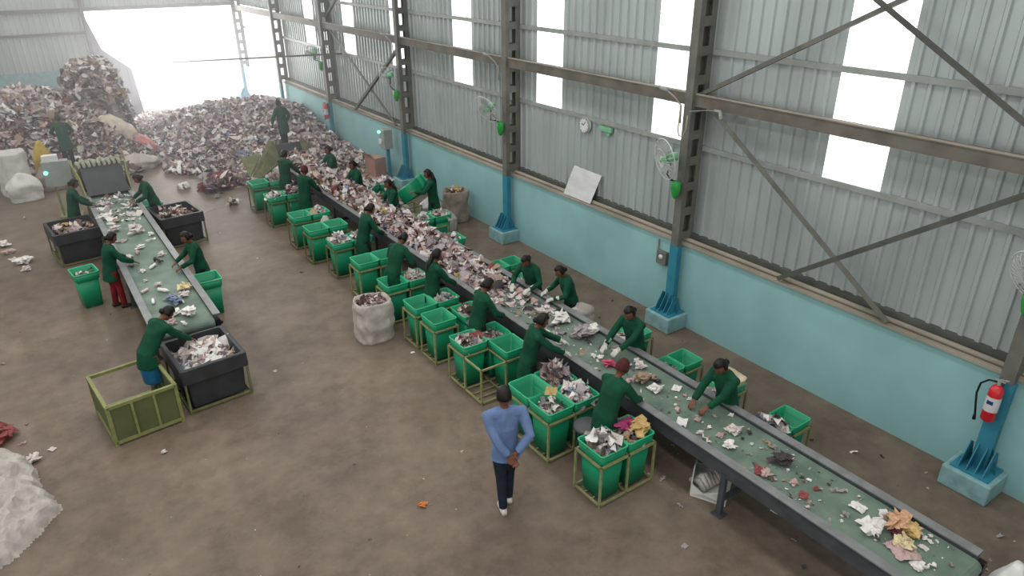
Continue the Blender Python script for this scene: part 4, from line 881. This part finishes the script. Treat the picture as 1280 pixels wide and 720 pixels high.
for u, v, s, k, m in [(205, 566, .07, 'crumple', 0), (65, 562, .10, 'sheet', 0), (28, 556, .10, 'strip', 1), (516, 441, .07, 'sheet', 9), (970, 640, .12, 'sheet', 9), (100, 354, .12, 'strip', 0), (115, 384, .10, 'strip', 5), (278, 243, .18, 'strip', 4), (272, 247, .12, 'crumple', 2), (5, 308, .22, 'crumple', 9), (12, 317, .2, 'crumple', 1), (18, 325, .2, 'sheet', 0),
                      (34, 338, .16, 'crumple', 0), (31, 273, .14, 'strip', 0), (850, 633, .10, 'strip', 2), (828, 600, .12, 'strip', 2), (856, 683, .08, 'sheet', 2), (1030, 462, .05, 'crumple', 7), (42, 596, .09, 'crumple', 0), (466, 318, .1, 'crumple', 0)]:
    scrap(u, v, 0, s, k, m, LB3, G3, 'litter', 'litter')
scrap(528, 632, 0, .09, 'crumple', M_ORANGE, 'single orange scrap on the floor left of the walking man', None, 'litter', 'litter')
scrap(40, 577, 0, .17, 'crumple', 0, 'white lump of litter beside the slumped plastic sheet', None, 'litter', 'litter')
scrap(30, 329, 0, .28, 'crumple', 9, 'largest white lump in the litter trail at the left edge', None, 'litter', 'litter')
scrap(4, 548, 0, .35, 'crumple', 7, 'dark red scrap at the left edge above the slumped sheet', None, 'litter', 'litter')

# ------------------------------------------------------------------ smaller furniture and fittings
t = empty('round_stool', (4.96, 5.50, 0), 0, 'round dark grey stool beside the nearest worker', 'stool')
bm = bmesh.new(); tube(bm, [(0, 0, .54), (0, 0, .55), (0, 0, .58), (0, 0, .595)], [.165, .18, .18, .165], 28); obj('seat', bm, mat('dark_grey_seat', (84, 84, 88), .6, .06, 6), t, True)
for k in range(4): a = PI / 4 + k * PI / 2; bm = bmesh.new(); tube(bm, [(.10 * math.cos(a), 0.10 * math.sin(a), .54), (.15 * math.cos(a), .15 * math.sin(a), 0)], .012, 8); obj('leg', bm, M_SIDE, t, True)
bm = bmesh.new(); ring(bm, (0, 0, .2), .13, .008, (0, 0, 1)); obj('foot_ring', bm, M_SIDE, t, True)
# white torn crate under the main belt
t = empty('torn_crate', (5.95, 4.30, 0), rad(35), 'torn white crate with grey rags lying under the main belt', 'crate')
bm = bmesh.new(); prism(bm, [(-.36, -.22, 0), (.1, -.26, 0), (.34, -.18, 0), (.34, .2, 0), (-.30, .2, 0)], (0, 0, .02)); prism(bm, [(-.36, -.22, .02), (-.30, .2, .02), (-.32, .2, .20), (-.37, .05, .12), (-.38, -.2, .22)], (.015, 0, 0)); prism(bm, [(-.30, .19, .02), (.30, .19, .02), (.24, .19, .14), (.0, .19, .24), (-.3, .19, .22)], (0, .015, 0)); obj('crate_shell', bm, M_WHITE, t)
bm = bmesh.new()
for k in range(7): tube(bm, [(-.2 + k * .06, -.1, .03), (-.18 + k * .06, .02, .09 + .03 * math.sin(k)), (-.2 + k * .06, .14, .05)], [.03, .05, .03], 8)
tag(obj('grey_rag', bm, PAL[0], smooth=True, loc=(5.95, 4.30, .02)), 'pale grey rag bundled inside the torn white crate', 'rag')
# control panel stand at the left conveyor
t = empty('control_panel', (.52, 20.35, 0), rad(-10), 'grey control panel on a two legged stand beside the left hopper', 'control panel')
bevel(obj('cabinet', bx((-.30, -.12, .80), (.26, .12, 1.42)), M_GREY, t), .01)
for x in (-.12, .16): bm = bmesh.new(); bar(bm, (x, 0, 0), (x - .02, 0, .8), .045); obj('leg', bm, M_LIME, t)
obj('foot_bar', bx((-.2, -.2, 0), (.3, .2, .03)), M_LIME, t)
bm = bmesh.new(); sphere(bm, (-.24, -.14, 1.16), .05); obj('green_indicator', bm, M_LAMP, t, True)
obj('top_box', bx((-.26, -.08, 1.42), (.06, .1, 1.56)), M_WHITE, t)
t = empty('control_panel', (8.45, 18.35, 0), 0, 'grey control cabinet with green lamp on a post by the blue wall', 'control panel')
bevel(obj('cabinet', bx((-.16, -.15, .95), (.10, .15, 1.50)), M_GREY, t), .01)
obj('post', bx((-.04, -.04, 0), (.04, .04, .95)), M_BLUED, t)
bm = bmesh.new(); sphere(bm, (-.19, .10, 1.42), .045); obj('green_indicator', bm, M_LAMP, t, True)
bm = bmesh.new(); box(bm, (-.2, .0, 1.10), (-.16, .14, 1.22)); obj('switch_plate', bm, M_WHITE, t)
# leaning cardboard by the blue wall
t = empty('cardboard_box', (8.3, 18.9, 0), rad(10), 'tall pinkish cardboard box leaning by the far blue wall', 'box')
bm = bmesh.new(); box(bm, (-.22, -.25, 0), (.16, .25, .62)); obj('carton', bm, M_CARD, t); bm = bmesh.new(); prism(bm, [(-.22, -.25, .62), (-.22, .25, .62), (-.36, .25, .78), (-.36, -.25, .78)], (.006, 0, .004)); obj('flap', bm, M_CARD, t)
bm = bmesh.new(); prism(bm, [(7.2, 17.5, .02), (8.2, 17.3, .02), (8.4, 20.6, .16), (7.7, 20.8, .16)], (0, 0, .02)); tag(obj('lit_floor_sheet', bm, M_CARD), 'flat pinkish sheet standing in for lit floor along the far blue wall', 'floor patch')  # pinkish sheet laid in as the colour of lit floor
# white board standing on the sill
bm = bmesh.new(); prism(bm, [(XW - .02, 9.93, 1.55), (XW - .02, 10.75, 1.55), (XW + .16, 10.66, 2.12), (XW + .16, 9.84, 2.10)], (.01, 0, .002)); tag(obj('notice_board', bm, M_BOARD), 'white notice sheet leaning on the sill against the grey sheet wall', 'board')
# clock
t = empty('wall_clock', (XS - .06, 10.38, 2.98), 0, 'round white wall clock on the grey sheeting', 'clock')
bm = bmesh.new(); tube(bm, [(.03, 0, 0), (-.02, 0, 0), (-.03, 0, 0)], [.15, .15, .14], 32); obj('case', bm, M_WHITE, t)
bm = bmesh.new(); ring(bm, (-.03, 0, 0), .145, .012, (1, 0, 0), 32); obj('bezel', bm, M_GREY, t, True)
bm = bmesh.new(); bar(bm, (-.034, 0, 0), (-.034, -.05, .07), .008); bar(bm, (-.036, 0, 0), (-.036, .06, .02), .01); obj('hands', bm, M_BLACK, t)
bm = bmesh.new()
for k in range(12): a = k * PI / 6; box(bm, (-.034, math.sin(a) * .118 - .005, math.cos(a) * .118 - .009), (-.031, math.sin(a) * .118 + .005, math.cos(a) * .118 + .009))
obj('hour_marks', bm, M_BLACK, t)
bm = bmesh.new(); box(bm, (XS - .08, 9.62, 2.96), (XS - .03, 9.95, 3.05)); box(bm, (XS - .06, 9.68, 2.9), (XS - .04, 9.76, 2.96)); tag(obj('tape_strip', bm, M_FANP), 'small pale green tape hanging on the girt beside the clock', 'tape')
# switch box
t = empty('switch_box', (XW - .04, 7.93, 1.12), 0, 'small grey switch box with round dial on the blue wall', 'switch box')
bevel(obj('box_body', bx((-.04, -.11, -.12), (.04, .11, .12)), M_STEEL, t), .008); bm = bmesh.new(); tube(bm, [(-.04, 0, .02), (-.055, 0, .02)], .045, 16); obj('dial', bm, M_WHITE, t, True)
obj('conduit', bx((-.0, .12, -.14), (.03, .15, .3)), M_GREY, t)
# fire extinguishers
def extinguisher(x, y, z, label, dark=False):
    t = empty('fire_extinguisher', (x, y, z), 0, label, 'fire extinguisher')
    bm = bmesh.new(); tube(bm, [(0, 0, 0), (0, 0, .02), (0, 0, .40), (0, 0, .45), (0, 0, .48)], [.06, .075, .075, .055, .025], 22); obj('cylinder', bm, M_RED, t, True)
    bm = bmesh.new(); tube(bm, [(0, 0, .14), (0, 0, .33)], .0765, 22, False); obj('label_band', bm, M_BOARD, t, True)
    bm = bmesh.new(); box(bm, (-.079, -.03, .24), (-.070, .035, .285)); obj('label_print', bm, mat('dark_blue_print', (40, 60, 110), .5, .1, 20), t)
    bm = bmesh.new(); tube(bm, [(0, 0, .47), (0, 0, .53)], .02, 10); box(bm, (-.015, -.06, .53), (.015, .05, .545)); bar(bm, (0, 0, .55), (0, -.09, .57), .02, .01); obj('valve_handle', bm, M_GREY, t)
    bm = bmesh.new(); tube(bm, [(0, .02, .51), (-.01, .10, .50), (-.01, .17, .42), (-.01, .18, .28), (-.01, .15, .12), (-.01, .13, .02)], .012, 8); obj('hose', bm, M_BLACK, t, True)
    bm = bmesh.new(); tube(bm, [(-.01, .13, .03), (-.01, .125, -.06)], [.012, .02], 10); obj('nozzle', bm, M_BLACK, t, True)
    bm = bmesh.new(); box(bm, (.05, -.02, .1), (.16, .02, .5)); obj('wall_bracket', bm, M_STEELD, t)
extinguisher(8.44, 2.45, 1.02, 'red fire extinguisher with black hose on the nearest blue column')
extinguisher(8.44, 22.9, 1.0, 'small red fire extinguisher on a far column above the big heap')
# wall fans
def fan(x, y, z, label, aim, hx=-.30, hy=.55, hz=.38, R=.28):
    """z is the bracket height on the column; the fan head hangs off it"""
    t = empty('wall_fan', (x, y, z), 0, label, 'fan'); A = Vector(aim).normalized(); C = Vector((hx, hy, hz))
    bm = bmesh.new(); tube(bm, [(-.02, 0, -.17), (-.02, 0, -.12), (-.02, 0, .0), (-.02, 0, .1), (-.02, 0, .12)], [(.02, .02), (.05, .06), (.07, .09), (.07, .09), (.05, .07)], 14); obj('bracket_cover', bm, M_FANG, t, True)
    bm = bmesh.new(); tube(bm, [(-.02, 0, .1), (-.06, .10, .14), C * .75 + Vector((0, 0, -.12)), C - A * .14 + Vector((0, 0, -.03))], .014, 8); obj('arm', bm, M_BLACK, t, True)
    bm = bmesh.new(); tube(bm, [C - A * .22, C - A * .20, C - A * .08, C - A * .04], [.04, .07, .075, .05], 16); obj('motor', bm, M_FANP, t, True)
    bm = bmesh.new(); s = A.orthogonal().normalized(); q = A.cross(s)
    for rr, dd in ((R, 0), (R * .55, .068), (.05, .08), (R * .55, -.068)): ring(bm, C + A * dd, rr, .0035 if rr < R else .010, A, 30, 5)
    for k in range(28):
        a = 2 * PI * k / 28; o = s * math.cos(a) + q * math.sin(a); tube(bm, [C + A * .08 + o * .05, C + A * .05 + o * R * .8, C + o * R, C - A * .05 + o * R * .8, C - A * .075 + o * .07], .003, 4)
    obj('guard', bm, M_WIRE, t, True)
    for k in range(3):
        a = 2 * PI * k / 3; o = s * math.cos(a) + q * math.sin(a); w = A.cross(o); bm = bmesh.new()
        vs = [bm.verts.new(C + o * r * R + w * ww * R + A * ta) for r, ww, ta in ((.15, -.1, -.012), (.15, .1, .012), (.55, .32, .02), (.86, .26, .015), (.86, -.12, -.02), (.5, -.2, -.02))]; bm.faces.new(vs)
        ob = obj('blade', bm, M_CLEAR, t); sm = ob.modifiers.new('s', 'SOLIDIFY'); sm.thickness = .004
    bm = bmesh.new(); tube(bm, [C - A * .03, C + A * .075], [.045, .03], 14); obj('hub', bm, M_FANP, t, True)
fan(8.47, 7.55, 2.52, 'large white caged wall fan with green bracket on the second column', (-.93, .30, -.15), hx=-.16, hy=.16, hz=.47, R=.33)
fan(8.47, 12.6, 2.58, 'white caged wall fan with green bracket on the middle column', (-.85, -.14, -.44), hx=-.22, hy=.22, hz=.37, R=.32)
fan(8.47, 17.55, 2.55, 'green wall fan on the far column seen edge on', (-.2, .9, -.35), hx=-.14, hy=.22, hz=.46, R=.24)
fan(8.47, 22.9, 2.7, 'faint far green wall fan near the bright gateway', (-.2, .9, -.35), hx=-.14, hy=.3, hz=.35, R=.24)
fan(8.47, 2.42, 2.55, 'caged wall fan cut off by the right picture edge', (-.8, .35, -.3), hx=-.12, hy=.02, hz=.32, R=.30)
# small tube lamps on curved conduits at the crane beam
def lamp_arm(y, label, dy=.3, loop=False):
    t = empty('lamp_arm', (8.50, y, 3.9), 0, label, 'lamp')
    bm = bmesh.new(); tube(bm, [(.0, 0, -.35), (-.01, .01, -.08), (-.02, dy * .45, .02), (-.03, dy, .10)], .013, 8); obj('conduit', bm, M_SILL, t, True)
    bm = bmesh.new(); tube(bm, [(-.03, dy, .10), (-.06, dy * 1.25, .13), (-.08, dy * 1.45, .15)], [.016, .028, .03], 10); obj('lamp_head', bm, M_GREY, t, True)
    if loop:
        bm = bmesh.new(); tube(bm, [(-.03, -.0, -.05), (-.04, .0, -.45), (-.05, -.04, -.53), (-.05, -.12, -.53), (-.04, -.16, -.42), (-.03, -.16, -.2)], .012, 8); obj('cable_loop', bm, M_SILL, t, True)
lamp_arm(12.72, 'small grey lamp arm at the crane beam beside the middle column')
lamp_arm(7.63, 'small grey lamp arm at the crane beam left of the second column', .28, True)
lamp_arm(22.95, 'small grey lamp arm on the far column by the gateway', .4)
lamp_arm(17.65, 'small grey lamp arm on the column with the green fan', .35)
bm = bmesh.new(); tube(bm, [(8.50, 7.47, 3.76), (8.45, 7.1, 3.84), (8.45, 6.92, 3.86)], .006, 6); tube(bm, [(8.45, 6.95, 3.86), (8.45, 6.85, 3.86), (8.44, 6.82, 3.80), (8.44, 6.81, 3.76)], [.02, .026, .026, .022], 10); tag(obj('hanging_hook', bm, M_GREY), 'small grey camera like fitting hanging right of the second column', 'fitting')

# ------------------------------------------------------------------ dust haze before the gateway, also standing in for lens bloom
HZ = bpy.data.materials.new('dust_bloom_haze'); HZ.use_nodes = True; n = HZ.node_tree.nodes; n.remove(n['Principled BSDF'])
vv = n.new('ShaderNodeVolumeScatter'); vv.inputs['Color'].default_value = (.97, .96, 1, 1); vv.inputs['Density'].default_value = .027; vv.inputs['Anisotropy'].default_value = .35
HZ.node_tree.links.new(vv.outputs[0], n['Material Output'].inputs['Volume'])
tag(obj('dust_bloom_haze', bx((XL + .1, 15.5, .02), (8.7, YE - .4, 8.3)), HZ), 'pale dust haze doubling as lens bloom in front of the bright gateway', 'haze', kind='stuff')
# ------------------------------------------------------------------ light
w = bpy.data.worlds.new('sky'); scn.world = w; w.use_nodes = True; bg = w.node_tree.nodes['Background']; bg.inputs[0].default_value = (.95, .98, 1, 1); bg.inputs[1].default_value = 3.2
def area(name, loc, sx, sy, power, rot=(0, 0, 0), col=(1, .98, .96)):
    l = bpy.data.lights.new(name, 'AREA'); l.shape = 'RECTANGLE'; l.size = sx; l.size_y = sy; l.energy = power; l.color = col
    o = bpy.data.objects.new(name, l); COL.objects.link(o); o.location = loc; o.rotation_euler = rot; return o
for i, x in enumerate((-4.5, 0.5, 5.5)): area('roof_skylight_%d' % (i + 1), (x, 14.5, ZR - .05), 1.2, 34, 640)
area('gate_daylight', (5.8, YE - .3, 2.4), 5.2, 3.2, 650, (rad(-90), 0, 0))
area('left_fill_light', (XL + .2, 14, 4.6), 3.2, 34, 330, (0, rad(-90), 0))  # added fill to brighten upright faces; the left wall has no window
area('near_fill_light', (0, Y0 + .2, 3.4), 13, 5, 190, (rad(90), 0, 0))  # added fill from behind the camera; the near wall has no door
vs = scn.view_settings; vs.view_transform = 'Standard'; vs.look = 'None'; vs.gamma = 1; vs.exposure = .2; vs.use_curve_mapping = False
